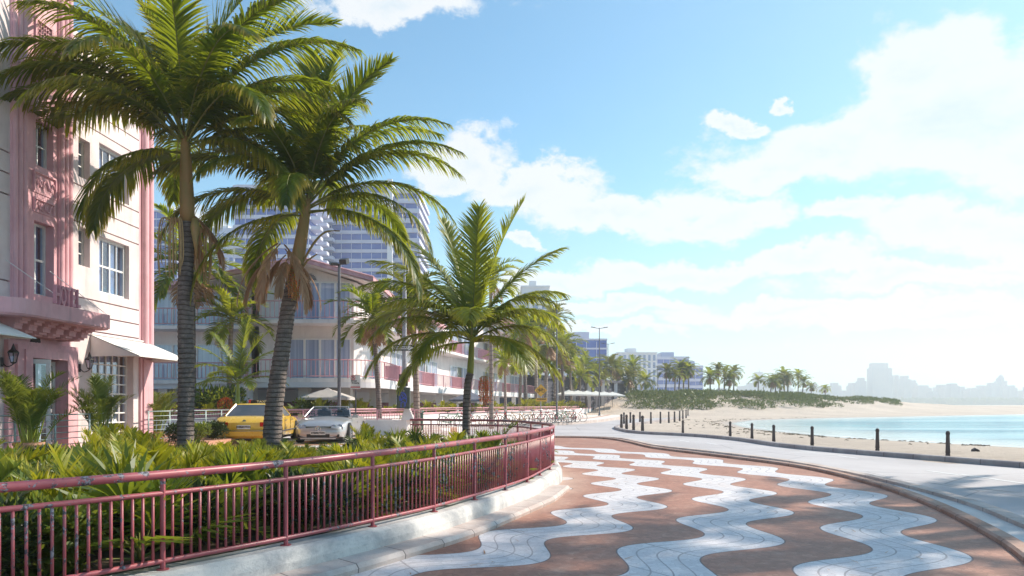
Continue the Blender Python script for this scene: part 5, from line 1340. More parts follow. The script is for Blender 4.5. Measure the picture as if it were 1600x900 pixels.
for sg in (-1,1):
    b = MB(); b.obox((sg*.36,-.32,.98),(.48,.16,.34),0,0,R(-12)); s_ = b.build('seat', 'seat_leather', cv, world=False)
    b = MB(); b.lathe([(.0,1.10),(.12,1.12),(.13,1.2),(.10,1.27),(0,1.28)], 10, (sg*.36,-.36,0)); b.build('headrest', 'seat_leather', s_, smooth=True, world=False)
    for x_, r_ in ((.70,.105),(.50,.095)):
        b = MB(); b.lathe([(0,-.02),(r_,-.02),(r_*.95,.03),(r_*.6,.055),(0,.065)], 18, (sg*x_,2.08+(.05 if x_ < .6 else -.03),.555), 0, 'y'); h_ = b.build('headlight', 'clear_lens', cv, smooth=True, world=False)
        b = MB(); b.torus((sg*x_,2.11+(.05 if x_ < .6 else -.03),.555), r_*.98, .012, 'y', 20, 5); b.build('headlight_ring', 'chrome', h_, world=False)
    b = MB(); b.lathe([(0,-.03),(.07,-.03),(.06,.02),(0,.03)], 14, (sg*.62,2.20,.27), 0, 'y'); b.build('fog_light', 'clear_lens', cv, world=False)
    b = MB(); b.obox((sg*.99,.72,.93),(.18,.09,.11)); b.tube([(sg*.84,.74,.88),(sg*.93,.73,.91)], .02, 5); b.build('wing_mirror', 'silver_paint', cv, world=False)
    b = MB(); b.obox((sg*.56,2.215,.275),(.30,.04,.10)); b.build('side_intake', 'rubber_black', cv, world=False)
    for y in (-.15,): b = MB(); b.obox((sg*.915,y,.70),(.02,.15,.025)); b.build('door_handle', 'silver_paint', cv, world=False)
b = MB(); b.tube([(p[0],p[1]-.02,p[2]) for p in [(.16,.62,.93),(.36,.60,1.03),(.56,.62,.93)]], .014, 5); b.torus((-.36,.52,.98), .17, .015, 'y', 18, 5); b.build('steering_wheel', 'rubber_black', cv, world=False)
b = MB(); b.hexa([(-.40,2.17,.45),(.40,2.17,.45),(.40,2.262,.45),(-.40,2.262,.45),(-.44,2.1,.60),(.44,2.1,.60),(.44,2.225,.60),(-.44,2.225,.60)]); g_ = b.build('grille', 'rubber_black', cv, world=False)
b = MB()
for i in range(4): z = .47+i*.038; b.obox((0,2.262-(z-.45)*.25,z),(.82,.014,.011))
b.build('grille_bar', 'chrome', g_, world=False)
b = MB(); b.torus((0,2.265,.525), .085, .011, 'y', 24, 6)
for i in range(3):
    a = R(90+120*i); b.tube([(0,2.268,.525),(.08*math.cos(a),2.268,.525+.08*math.sin(a))], [.014,.006], 5)
b.build('grille_emblem', 'chrome', g_, world=False)
b = MB(); b.obox((0,2.265,.275),(.78,.03,.12)); b.build('lower_intake', 'rubber_black', cv, world=False)
b = MB(); b.obox((0,2.24,.19),(1.2,.1,.05)); b.build('front_lip', 'silver_paint', cv, world=False)
plate(cv, 2.292, .375, 1, w_=.5)
b = MB(); b.box(-.8,.8,-2.1,2.1,.14,.2); b.build('underbody', 'rubber_black', cv, world=False)
b = MB(); b.tube(catmull([(-.6,-1.05,.93),(-.5,-1.12,1.0),(.5,-1.12,1.0),(.6,-1.05,.93)],5), .03, 6); b.build('tonneau_rim', 'seat_leather', cv, world=False)

# ---------------------------------------------------------------- ramp wall, rails and long planter behind the cars
rw = thing('ramp_wall', 'white rendered ramp wall topped by pink mesh railing behind the convertible', 'wall', (-10,31,.25))
b = MB(); b.prism([(-15.5,31.6),(-4.55,31.6),(-4.35,31.9),(-4.35,32.0),(-15.5,32.0)], .2, .93); b.prism([(-15.5,33.2),(-5.4,33.2),(-5.4,33.5),(-15.5,33.5)], .2, .97); b.build('wall', 'concrete_white', rw)
b = MB(); b.hexa([(-4.75,31.55,.93),(-4.2,31.55,.93),(-4.2,32.0,.93),(-4.75,32.0,.93),(-4.62,31.62,1.45),(-4.42,31.62,1.45),(-4.42,31.9,1.45),(-4.62,31.9,1.45)]); b.build('pole_footing', 'concrete_white', rw)
def lowrail(root, pts, z0, z1, step=.11, n0='railing_panel'):
    b = MB(); P_ = [V(p) for p in pts]; b.tube([p+V((0,0,z1)) for p in P_], .03, 6); b.tube([p+V((0,0,z0+.05)) for p in P_], .018, 5); b.tube([p+V((0,0,z1-.09)) for p in P_], .014, 5)
    for p in resample(P_, step): b.box(p.x-.009,p.x+.009,p.y-.009,p.y+.009,z0+.05,z1-.09)
    for p in resample(P_, 1.6): b.box(p.x-.025,p.x+.025,p.y-.025,p.y+.025,z0,z1)
    b.build(n0, 'rail_pink', root)
lowrail(rw, [(-15.4,31.7,0),(-4.5,31.7,0),(-3.9,31.9,0)], .93, 1.36)
lp = thing('long_planter', 'long raised planter with white wall and terracotta pink coping in front of the balconied building', 'planter', (-8,36,.15))
b = MB(); sweep(b, pwall, [(0,.0),(0,1.0),(-.3,1.0),(-.3,.0)]); b.build('wall', 'concrete_white', lp)
b = MB(); sweep(b, pwall, [(.05,1.003),(.05,1.10),(-.35,1.10),(-.35,1.003)]); b.build('coping', 'roof_pink', lp)
b = MB(); sweep(b, pwall, [(-.3,.6),(-.3,.98),(-2.2,1.0),(-2.2,.6)]); b.build('soil', 'soil', lp)
b = MB(); pr = [p for p in pwall if p.y < 100]; b.tube([p+V((-.1,0,1.36)) for p in pr], .035, 6); b.tube([p+V((-.1,0,1.24)) for p in pr], .02, 6)
for p in resample(pr, 2.0): b.box(p.x-.13,p.x-.07,p.y-.03,p.y+.03,1.1,1.36)
b.build('handrail', 'rail_pink', lp)
pc = offset(pwall, -1.0); ip = resample(pc, .62); rq = random.Random(5)
for i, p in enumerate(ip):
    if p.y > 120: break
    kd = 'u' if rq.random() < .28 else ('c' if rq.random() < .55 else 'b')
    lab = {'u':'stiff yellow plant','c':'yellow green feathery plant','b':'dark green leafy bush'}[kd]+(' in the long planter behind the cars' if p.y < 40 else (' in the long planter behind the bike rack' if p.y < 75 else ' at the far end of the long planter'))
    put_plant(kd, i, p.x+rq.uniform(-.5,.6), p.y+rq.uniform(-.3,.3), .98, rq.uniform(.5,.75)*(1 if p.y < 60 else 1.25), 'plants in the long planter', lab)
for i, (px, py, Y, sc) in enumerate(((345,612,36.5,2.6),(330,620,36.3,2.0),(480,615,37,1.7),(500,618,37,1.5))):
    X = (px-800)/F*Y; put_plant('b', 1, X, Y, .9, sc, 'large bushes behind the cars', 'large pale green bush in front of the ground floor wall' if i < 2 else 'round dark green bush under the beige parasol')
for i, (px, py, Y) in enumerate(((358,630,35.5),)):
    c = P(352, 640, 33.5); r_ = tag(thing('flower_bush', 'x', 'flowers', (c.x,c.y,.9)), 'small round orange red flowering bush above the taxi roof', 'flowers')
    b = MB(); leafcloud(b, (c.x,c.y,1.5), (.34,.34,.42), 500, .09, 0, rnd); b.build('flowers', M['berry_red'], r_)

# ---------------------------------------------------------------- street furniture
def cyl(root, nm, m, p0, p1, r_, n=10): b = MB(); b.tube([p0,p1], r_, n); return b.build(nm, m, root, smooth=True, autosmooth=50)
# floodlight pole
X, Y = (530-800)/F*33.8, 33.8
fl = thing('floodlight_pole', 'slim dark pole with two floodlights on top, in front of the gable', 'lamp post', (X,Y,.25))
cyl(fl, 'pole', 'pole_grey', (X,Y,.25), (X,Y,8.05), [.085,.06])
for sg, a in ((-1,.5),(1,-.2)):
    b = MB(); b.tube([(X,Y,8.0),(X+sg*.14,Y-.02,8.08)], .025, 6); b.obox((X+sg*.24,Y-.05,8.10+(.06 if sg > 0 else -.04)),(.34,.36,.13 if sg < 0 else .24),a,0,R(20)); b.build('floodlight', 'black_metal', fl)
X, Y = (632-800)/F*31.75, 31.75
tp = thing('signal_pole', 'tall light grey pole with small antenna behind the one way sign', 'pole', (X,Y,1.4))
cyl(tp, 'pole', 'pole_light', (X,Y,1.44), (X,Y,6.6), [.11,.09]); cyl(tp, 'pole_top', 'pole_light', (X,Y,6.6), (X,Y,8.95), [.05,.03])
b = MB(); b.torus((X+.09,Y,8.2), .09, .014, 'y', 12, 4); b.obox((X+.06,Y,7.95),(.2,.06,.05)); b.obox((X+.06,Y,7.78),(.2,.06,.05)); b.build('antenna', 'pole_light', tp)
ow = tag(thing('one_way_sign', 'x', 'sign', (X,Y-.14,4.0)), 'black and white one way sign with right arrow on the grey pole', 'sign')
c = P(631, 543.5, Y-.14)
b = MB(); b.obox(c,(.90,.03,.27)); b.build('sign_board', 'ink', ow)
b = MB()
yb = c.y-.018
def flat(mb, pts, y, th=.004): n = len(pts); mb.add([(x,y,z) for x, z in pts]+[(x,y+th,z) for x, z in pts], [tuple(range(n))]+[(i,(i+1)%n,(i+1)%n+n,i+n) for i in range(n)])
flat(b, [(c.x-.40,c.z-.065),(c.x+.20,c.z-.065),(c.x+.20,c.z-.115),(c.x+.42,c.z),(c.x+.20,c.z+.115),(c.x+.20,c.z+.065),(c.x-.40,c.z+.065)], yb-.003)
for z in (c.z-.128,c.z+.128): b.box(c.x-.44,c.x+.44,yb-.003,yb+.001,z-.005,z+.005)
b.build('arrow', 'plate_white', ow)
b = MB(); text_mb(b, 'ONE WAY', .115, face_mtx((c.x-.10,yb-.006,c.z)), .001, 0, 1.05, bold=.003); b.build('lettering', 'ink', ow)
jb = thing('junction_box', 'small dark metal box on the grey pole above the green cabinet', 'box', (X,Y-.2,2.6))
c = P(630.5, 594, Y-.2); b = MB(); b.obox(c,(.36,.2,.50)); b.obox(c+V((0,-.105,0)),(.31,.012,.44)); b.build('box', 'black_metal', jb)
b = MB(); b.lathe([(0,-.01),(.014,-.01),(0,.006)], 8, tuple(c+V((-.11,-.12,.08))), 0, 'y'); b.build('lock', 'plate_white', jb)
gbx = thing('electric_cabinet', 'dark green electric cabinet with blue graffiti on the grey pole', 'cabinet', (X,Y-.25,1.9))
c = P(630.5, 622, Y-.28); b = MB(); b.obox(c,(.56,.24,.90)); b.obox(c+V((0,-.125,0)),(.50,.014,.84)); b.build('box', 'box_green', gbx)
b = MB(); b.lathe([(0,-.01),(.018,-.01),(0,.006)], 8, tuple(c+V((.04,-.145,.3))), 0, 'y'); b.build('lock', 'plate_white', gbx)
b = MB(); yy = c.y-.14
for pts in ([(-.15,.12),(-.17,.02),(-.13,-.12),(-.10,.10),(-.03,.18),(.06,.17),(.10,.09),(.02,.03),(-.05,.10),(.03,.13)], [(-.12,-.02),(-.02,-.06),(.08,-.01),(.15,-.10),(.12,-.2),(.02,-.16),(-.08,-.1),(-.02,.0),(.13,.0),(.17,-.06)], [(-.09,-.18),(-.09,-.4)], [(-.02,-.2),(-.09,-.19)], [(.06,-.2),(.05,-.4)], [(.11,-.2),(.1,-.36)], [(-.14,.2),(.0,.24),(.1,.16),(.16,.02)]):
    b.tube(catmull([(c.x+x_*.95,yy,c.z+z_) for x_, z_ in pts],5), .011, 4)
b.build('graffiti', 'graffiti_blue', gbx)
X, Y = (555.5-800)/F*30.8, 30.8
ns = thing('parking_sign', 'red and white street sweeping sign on a thin post behind the convertible', 'sign', (X,Y,.25)); c = P(555.5, 597, Y)
cyl(ns, 'post', 'pole_grey', (X,Y+.04,.25), (X,Y+.04,2.85), .03)
b = MB(); b.obox(c,(.40,.02,.60)); b.build('sign_board', 'plate_white', ns)
b = MB(); b.torus((c.x-.1,c.y-.015,c.z+.18), .085, .012, 'y', 18, 4); b.tube([(c.x-.16,c.y-.016,c.z+.24),(c.x-.04,c.y-.016,c.z+.12)], .01, 4); b.obox((c.x,c.y-.012,c.z-.21),(.40,.01,.045))
for q in ((0,.295,.4,.01),(0,-.295,.4,.01)): b.obox((c.x,c.y-.012,c.z+q[1]),(q[2],.01,q[3]))
b.build('red_symbol', 'sign_red', ns)
b = MB(); text_mb(b, 'P', .13, face_mtx((c.x-.1,c.y-.016,c.z+.18)), .002, 0, 1, bold=.004); text_mb(b, 'Street', .095, face_mtx((c.x-.06,c.y-.014,c.z+.05)), .002, 0, 1, bold=.003); text_mb(b, 'Sweeping', .08, face_mtx((c.x,c.y-.014,c.z-.035)), .002, 0, 1, bold=.003)
b.build('lettering', 'ink', ns)
X, Y = (386-800)/F*34.2, 34.2
gs_ = thing('street_name_sign', 'small pale green sign plate on a thin grey post behind the taxi', 'sign', (X,Y,.25)); c = P(386, 604, Y)
cyl(gs_, 'post', 'pole_light', (X,Y+.04,.25), (X,Y+.04,2.5), .03)
b = MB(); b.obox(c,(.27,.02,.17)); b.build('sign_board', 'plate_white', gs_); b = MB(); b.obox(c+V((.01,-.014,.02)),(.16,.01,.05)); b.build('green_symbol', 'sign_green', gs_)
# bin
X, Y = (652.5-800)/F*38, 38
bn = thing('litter_bin', 'dark green round litter bin beside the white planter wall', 'litter bin', (X,Y,.25))
b = MB(); b.lathe([(.0,.25),(.24,.25),(.27,.3),(.285,.8),(.29,1.15),(0,1.15)], 20, (X,Y,0)); 
for i in range(20): a = 2*PI*i/20; b.tube([(X+.265*math.cos(a),Y+.265*math.sin(a),.3),(X+.292*math.cos(a),Y+.292*math.sin(a),1.12)], .012, 4)
b.build('bin_body', 'bin_green', bn, smooth=True, autosmooth=40)
b = MB(); b.lathe([(.29,1.15),(.33,1.17),(.33,1.24),(.25,1.33),(.12,1.36),(.0,1.36)], 20, (X,Y,0)); b.build('lid', 'bin_green', bn, smooth=True, autosmooth=40)
def parasol(px, pyt, Y, w_, drop, z0, label, m, sq=True, group=None, lean=0):
    c = P(px, pyt, Y); r_ = thing('parasol', label, 'parasol', (c.x,Y,z0), 0, group)
    b = MB(); n = 4 if sq else 8; k = w_/2*(1.414 if sq else 1.0); a0 = PI/4 if sq else 0
    ring = lambda rr, z: [(c.x+rr*math.cos(a0+2*PI*i/n), Y+rr*math.sin(a0+2*PI*i/n)*.8, z) for i in range(n)]
    vs = ring(.03,c.z)+ring(k*.2,c.z-drop*.22)+ring(k*.23,c.z-drop*.20)+ring(k,c.z-drop*.8)+ring(k,c.z-drop)
    b.add(vs, [(i+j*n,(i+1)%n+j*n,(i+1)%n+(j+1)*n,i+(j+1)*n) for j in range(4) for i in range(n)]+[tuple(range(n))[::-1]]); b.build('canopy', m, r_)
    b = MB(); b.tube([(c.x,Y,z0),(c.x,Y,c.z-.02)], .035, 8)
    for p in ring(k,c.z-drop*.82): b.tube([(c.x,Y,c.z-.05),p], .012, 4)
    b.build('parasol_frame', 'pole_grey', r_)
parasol(512, 606, 37.5, 2.45, .62, .9, 'beige square parasol behind the convertible', 'canvas_beige')
parasol(735, 612, 56, 3.3, .75, .9, 'dark grey parasol partly hidden by the middle palm trunk', 'canvas_dark', False)
# double armed lamp posts
def lamp_proto():
    r_ = thing('street_lamp', '', 'street lamp')
    b = MB(); b.lathe([(0,0),(.20,0),(.20,.05),(.14,.08),(.12,.5),(.085,.6),(.07,6),(.05,11.4),(0,11.4)], 10); b.build('pole', 'pole_grey', r_, smooth=True, world=False, autosmooth=50)
    b = MB(); b.tube([(-.7,0,11.42),(0,0,11.3),(.7,0,11.42)], .035, 6); b.build('arm', 'pole_grey', r_, world=False)
    for sg in (-1,1):
        b = MB(); b.hexa([(sg*.55,-.13,11.38),(sg*1.1,-.15,11.46),(sg*1.1,.15,11.46),(sg*.55,.13,11.38),(sg*.55,-.1,11.46),(sg*1.1,-.1,11.54),(sg*1.1,.1,11.54),(sg*.55,.1,11.46)]); b.build('lamp_head', 'black_metal', r_, world=False)
    return r_
lp0 = lamp_proto()
for i, (px, pyt, nm) in enumerate(((870,468,'nearest and tallest looking twin headed lamp post, beside the bicycle sign'),(936.5,511,'second twin headed lamp post from the left, on the bare pavement'),(950,536,'third twin headed lamp post, just right of the second'),
        (939,553,'far twin headed lamp post directly behind the second one'),(967.5,565,'small distant twin headed lamp post at the palm row'),(1027,571,'most distant twin headed lamp post, at the end of the bollards'))):
    Y = (11.65-1.6)*F/(HY-pyt); X = (px-800)/F*Y
    place(lp0 if i == 0 else copy_tree(lp0), (X,Y,.15 if i < 4 else .1), rnd.uniform(-.25,.25), 1, nm, 'twin headed street lamps')
# bicycle warning sign
X, Y = (845-800)/F*58, 58
bs = thing('bicycle_sign', 'yellow diamond bicycle warning sign with small panel below', 'sign', (X,Y,.15)); c = P(845, 610, Y)
cyl(bs, 'post', 'pole_light', (X,Y+.04,.15), (X,Y+.04,3.2), .035)
b = MB(); flat(b, [(c.x-.5,c.z),(c.x,c.z-.5),(c.x+.5,c.z),(c.x,c.z+.5)], c.y-.01, .02); b.build('sign_board', 'sign_yellow', bs)
b = MB(); y_ = c.y-.02; r2 = .125
for sx in (-.2,.2): b.torus((c.x+sx,y_,c.z-.04), r2, .016, 'y', 18, 4)
for q in ([(-.2,-.04),(-.1,.12),(.1,.12),(.2,-.04)],[(-.1,.12),(0,-.04),(.1,.12)],[(-.2,-.04),(0,-.04)],[(-.15,.2),(-.1,.2),(-.1,.12)],[(.06,.17),(.16,.17)],[(.1,.12),(.1,.17)]): b.tube([(c.x+a,y_,c.z+d) for a, d in q], .016, 4)
b.build('bicycle_symbol', 'ink', bs)
b = MB(); c2 = P(846, 624.5, Y); b.obox(c2,(.86,.02,.27)); b.build('lower_panel', 'sign_yellow', bs)
b = MB(); text_mb(b, 'WARNING', .15, face_mtx((c2.x,c2.y-.014,c2.z+.03)), .002, 0, 1.0, bold=.006); b.build('lettering', 'ink', bs)
# bikes and racks
RK0, RK1 = V((-4.5,45.5,.15)), V((5.3,61.5,.15))
rk = thing('bike_rack', 'long black tubular bicycle rack with hoops along the pavement', 'bike rack', RK0)
rd = (RK1-RK0).normalized(); rL = (RK1-RK0).length
b = MB(); b.tube([RK0, RK0+V((0,0,.82)), RK0+V((0,0,.88))+rd*.08, RK1+V((0,0,.88))-rd*.08, RK1+V((0,0,.82)), RK1], .03, 6); b.tube([RK0+V((0,0,.4)), RK1+V((0,0,.4))], .02, 5); b.build('frame', 'black_metal', rk)
nh = 20
for i in range(nh):
    c = RK0+rd*(rL*(i+.5)/nh); b = MB(); b.tube(catmull([c-rd*.2, c-rd*.2+V((0,0,.5)), c+V((0,0,.72)), c+rd*.2+V((0,0,.5)), c+rd*.2],5), .02, 5); b.build('hoop', 'black_metal', rk)
def bike(m):
    r_ = thing('bicycle', '', 'bicycle'); wr = .34
    for y in (-.52,.52):
        b = MB(); b.torus((y,0,wr), wr-.015, .019, 'y', 26, 5)
        wv = b.build('wheel', 'tyre', r_, world=False)
        b = MB()
        for i in range(10): a = 2*PI*i/10; b.tube([(y,0,wr),(y+.32*math.cos(a),0,wr+.32*math.sin(a))], .0035, 3)
        b.build('spokes', 'chrome', wv, world=False)
    b = MB(); bb = (-.08,0,.28); hd = (.36,0,.82); st = (-.22,0,.78)
    for a, c in ((bb,hd),((-.2,0,.74),(.345,0,.77)),(bb,st),(bb,(-.52,0,wr)),((-.21,0,.72),(-.52,0,wr)),((.34,0,.88),(.38,0,.70)),((.38,0,.70),(.52,0,wr))): b.tube([a,c], .02, 5)
    b.build('frame', m, r_, world=False)
    b = MB(); b.tube(catmull([(.30,-.28,1.0),(.38,-.2,.98),(.35,0,.98),(.38,.2,.98),(.30,.28,1.0)],4), .016, 5); b.tube([(.345,0,.87),(.35,0,.98)], .016, 5); b.build('handlebar', 'chrome', r_, world=False)
    b = MB(); b.tube([(-.22,0,.76),(-.25,0,.90)], .016, 5); b.obox((-.25,0,.92),(.26,.14,.05)); b.build('saddle', 'rubber_black', r_, world=False)
    b = MB(); b.torus(bb, .08, .012, 'y', 12, 4); b.tube([(bb[0]-.1,-.08,.18),(bb[0],-.06,.28),(bb[0],.06,.28),(bb[0]+.1,.08,.38)], .012, 4); b.build('crankset', 'black_metal', r_, world=False)
    return r_
M['bike_red'] = mat('bike_red', (.55,.03,.03), rough=.3); M['bike_green'] = mat('bike_green', (.04,.30,.12), rough=.3); M['bike_orange'] = mat('bike_orange', (.7,.30,.08), rough=.3)
bk = {'red': bike('bike_red'), 'green': bike('bike_green'), 'orange': bike('bike_orange')}; bu = set()
for i, (q, col_) in enumerate(((.06,'green'),(.15,'red'),(.30,'red'),(.36,'red'),(.48,'orange'),(.55,'orange'),(.63,'red'),(.69,'red'),(.75,'red'),(.84,'green'),(.88,'orange'),(.93,'red'),(.985,'red'))):
    o = bk[col_] if col_ not in bu else copy_tree(bk[col_]); bu.add(col_)
    c = RK0+rd*(rL*q)+V((.15,-.45,0)); where = ('at the left end of the rack behind the middle palm' if q < .2 else ('in the left half of the rack' if q < .5 else ('in the right half of the rack under the yellow sign' if q < .8 else 'at the right end of the rack by the lamp post')))
    lab = col_+' bicycle parked '+where
    if i == 12: lab = 'last red bicycle at the right end of the rack, its front wheel sticking out'
    place(o, (c.x,c.y,.15), rnd.choice((0,0,PI))+rnd.uniform(-.25,.35) if i < 12 else .05, 1.08, lab, 'bicycles in the rack')
# bollards on the sand kerb
def bollard():
    r_ = thing('bollard', '', 'bollard'); b = MB()
    b.lathe([(.0,-.25),(.085,-.25),(.085,.06),(.075,.08),(.075,.10),(.088,.12),(.082,.2),(.066,.66),(.062,.70)], 12); b.build('post', 'post_wood', r_, world=False, smooth=True, autosmooth=40)
    b = MB(); b.lathe([(.062,.70),(.078,.71),(.080,.75),(.070,.79),(.035,.825),(0,.83)], 12); b.build('cap', 'post_wood', r_, world=False, smooth=True, autosmooth=40)
    return r_
bo = bollard()
BL = [(1481,712),(1371,704),(1269,697.5),(1209,693),(1175,688),(1141,683),(1067,679),(1004,676),(990,672),(979,672),(971,669.5)]
names = ['first and largest bollard at the right, standing against the water','second bollard from the right edge, on the sand beyond the kerb','third bollard from the right, in line with the near shore','fourth bollard from the right, right of a close pair','fifth bollard from the right, the right one of the close pair','sixth bollard from the right, the left one of the close pair','lone bollard on the sand left of the water',
         'bollard on the sand tip nearest to the road bend, right post','bollard on the sand tip at the road bend','slim bollard on the sand tip at the road bend, second from left','leftmost bollard on the sand tip']
for i, ((px, py), nm) in enumerate(zip(BL, names)):
    g = G(px, py, -.07); h = 42 if i == 0 else 0
    place(bo if i == 0 else copy_tree(bo), (g.x, g.y, -.09), rnd.random(), (.85,.85,1) if i < 7 else (1.2,1.2,1.25), nm, 'bollards along the sand kerb')
for i, (px, py) in enumerate(((975,663),(985,662),(1000,661),(1017,661.5),(1032,660.5),(1045,660),(1054,659),(1062,657),(1067,655),(1072,653),(1075,651))):
    g = G(px, py, -.07); place(copy_tree(bo), (g.x,g.y,-.09), rnd.random(), (1.1,1.1,1.25), 'far dark bollard in the row curving round the road bend', 'bollards round the road bend')
for i in range(26):
    px = 1030+i*3.6; g = G(px, 645.5-i*.12, .1); place(copy_tree(bo), (g.x,g.y,-.05), 0, (1.3,1.3,1.0), 'tiny post of the distant fence where the sand meets the dunes', 'distant fence posts on the sand')
# driftwood on the sand
g = G(1524, 706, -.1); ds = tag(thing('driftwood', 'x', 'driftwood', (g.x,g.y,-.1)), 'small dark piece of driftwood on the sand at right', 'driftwood'); b = MB(); b.tube(catmull([g+V((-.12,0,0)), g+V((0,.03,.08)), g+V((.14,-.02,.02))],4), [.03,.06,.07,.06,.07,.05,.05,.04,.03][:9], 6); b.build('stick', 'post_wood', ds)
# ---------------------------------------------------------------- towers behind
def copyto(o, root, off):
    c = o.copy(); C.objects.link(c); c.parent = root; c.location = off; return c
def band_tower(name, label, px0, px1, pyt, Y, depth, pitch, bh=1.15, proud=.5, z_lo=4, wm='glass_blue', fins=None, side_balc=False, top=True, sb=None):
    X0, X1 = (px0-800)/F*Y, (px1-800)/F*Y; zt = fZ(pyt, Y)
    r_ = thing(name, label, 'building', (X0,Y,0)); w_ = X1-X0
    b = MB(); b.box(0,w_,0,depth,0,zt-.6); b.build('glass_body', wm, r_, world=False)
    n = int((zt-z_lo)/pitch); first = None
    for i in range(n):
        z = zt-bh-i*pitch
        if first is None:
            b = MB(); 
            b.box(-proud,w_+proud,-proud,depth+proud,0,bh*.25); b.box(-proud,w_+proud,-proud,-proud+.2,bh*.25,bh); b.box(w_+proud-.2,w_+proud,-proud+.2,depth+proud,bh*.25,bh); b.box(-proud,-proud+.2,-proud+.2,depth+proud,bh*.25,bh)
            if sb:
                x = w_+proud; 
                for k in range(sb):
                    y0 = 1+k*depth/sb; b.prism([(x,y0),(x+3.0,y0+.3),(x+3.0,y0+depth/sb*.45),(x,y0+depth/sb*.75)], 0.02, bh*.98)
            first = b.build('balcony_band', 'spandrel', r_, world=False); first.location = (0,0,z)
        else: copyto(first, r_, (0,0,z))
    b = MB()
    nm = max(2,int(w_/3.2))
    for i in range(nm+1):
        x = w_*i/nm; b.box(x-.09,x+.09,-.12,-.002,0,zt-1)
    b.build('mullion', 'spandrel', r_, world=False)
    if fins:
        for fx in fins: b = MB(); x = (fx-800)/F*Y-X0; b.box(x-.9,x+.9,-1.6,-.6,0,zt+1.2); b.build('fin_wall', 'tower_white', r_, world=False)
    if top: b = MB(); b.box(w_*.2,w_*.6,depth*.2,depth*.7,zt-.6,zt+2.6) if pyt > 320 else b.box(0.2,w_-.2,.2,depth-.2,zt-.6,zt+.4); b.build('roof_block', 'spandrel', r_, world=False)
    return r_
band_tower('office_tower', 'blue glass tower with white balcony bands behind the leaning palm, left block', 367, 482, 290, 235, 24, 3.15, sb=3)
band_tower('office_tower', 'tall blue glass tower with a white vertical fin, right block of the pair', 502, 612, 287, 258, 22, 3.3, fins=(610,))
band_tower('office_tower', 'narrow glass wing with projecting white balconies right of the white fin', 613.5, 652, 296, 262, 30, 3.5, bh=1.5, proud=.9)
band_tower('office_tower', 'blue glass block just right of the hotel corner', 228, 277, 328, 270, 25, 3.1, bh=.6, proud=.15)
def grid_tower(name, label, px0, px1, pyt, Y, depth, pz, pxm, wm='tower_white', gm='pane_blue', ww=.55, wh=.5, front=True, side=False, z_lo=3, roofb=True, slant=0):
    X0, X1 = (px0-800)/F*Y, (px1-800)/F*Y; zt = fZ(pyt, Y); w_ = X1-X0
    r_ = thing(name, label, 'building', (X0,Y,0))
    b = MB(); b.box(0,w_,0,depth,0,zt); 
    b.box(-.25,w_+.25,-.25,depth+.25,zt,zt+.5); b.build('wall', wm, r_, world=False)
    nx = max(2,int(w_/pxm)); nz = min(int((zt-z_lo)/pz), 14)
    b = MB(); a, h = w_/nx*ww, pz*wh; b.box(-a/2,a/2,-.04,.2,0,h); fz_ = None
    cnt = 0; me = None
    for j in range(nz):
        for i in range(nx):
            if cnt >= 98: break
            z = zt-.7-pz*(j+.8); x = w_*(i+.5)/nx
            if me is None: o_ = b.build('window', gm, r_, world=False); me = o_; o_.location = (x,0,z)
            else: copyto(me, r_, (x,0,z))
            cnt += 1
        if j % 1 == 0 and not slant:
            pass
    b = MB()
    for j in range(nz): z = zt-.7-pz*(j+.8); b.box(-.12,w_+.12,-.12,-.002,z-.25,z-.08)
    b.build('string_course', wm, r_, world=False)
    if roofb: b = MB(); b.box(w_*.3,w_*.55,depth*.3,depth*.6,zt+.5,zt+2.8); b.build('roof_block', wm, r_, world=False)
    if side:
        b = MB(); ny = max(2,int(depth/pxm)); 
        for j in range(nz):
            for i in range(ny): y = depth*(i+.5)/ny; z = zt-.7-pz*(j+.8); b.box(w_-.1,w_+.03,y-depth/ny*ww/2,y+depth/ny*ww/2,z,z+h)
        struct(b.build('side_windows', gm, r_, world=False), 'stuff')
    return r_
grid_tower('apartment_tower', 'white apartment tower between the hotel corner and the blue glass tower', 326, 366, 358, 300, 20, 3.3, 2.6, side=True)
grid_tower('apartment_tower', 'white apartment tower with small windows right of the middle palm crown', 815, 858, 449, 215, 18, 3.1, 2.6, side=True)
grid_tower('apartment_tower', 'lower stepped white apartment block left of the first lamp post', 800, 822, 470, 225, 18, 3.1, 2.6, side=True)
band_tower('glass_block', 'wide glass block behind the palm row, between the first and second lamps', 885, 948, 529, 240, 22, 3.0, bh=.55, proud=.2)
grid_tower('office_block', 'white office block with narrow vertical windows behind the promenade palms', 965, 1026, 552, 330, 24, 3.3, 2.1, ww=.5, wh=.78, side=True)
band_tower('office_block', 'pale blue banded block behind the left dune palms', 1027, 1076, 557, 380, 25, 3.6, bh=1.5, proud=.3)
band_tower('office_block', 'lowest pale blue banded block at the right end of the near buildings', 1076, 1098, 571, 400, 25, 3.6, bh=1.5, proud=.3)
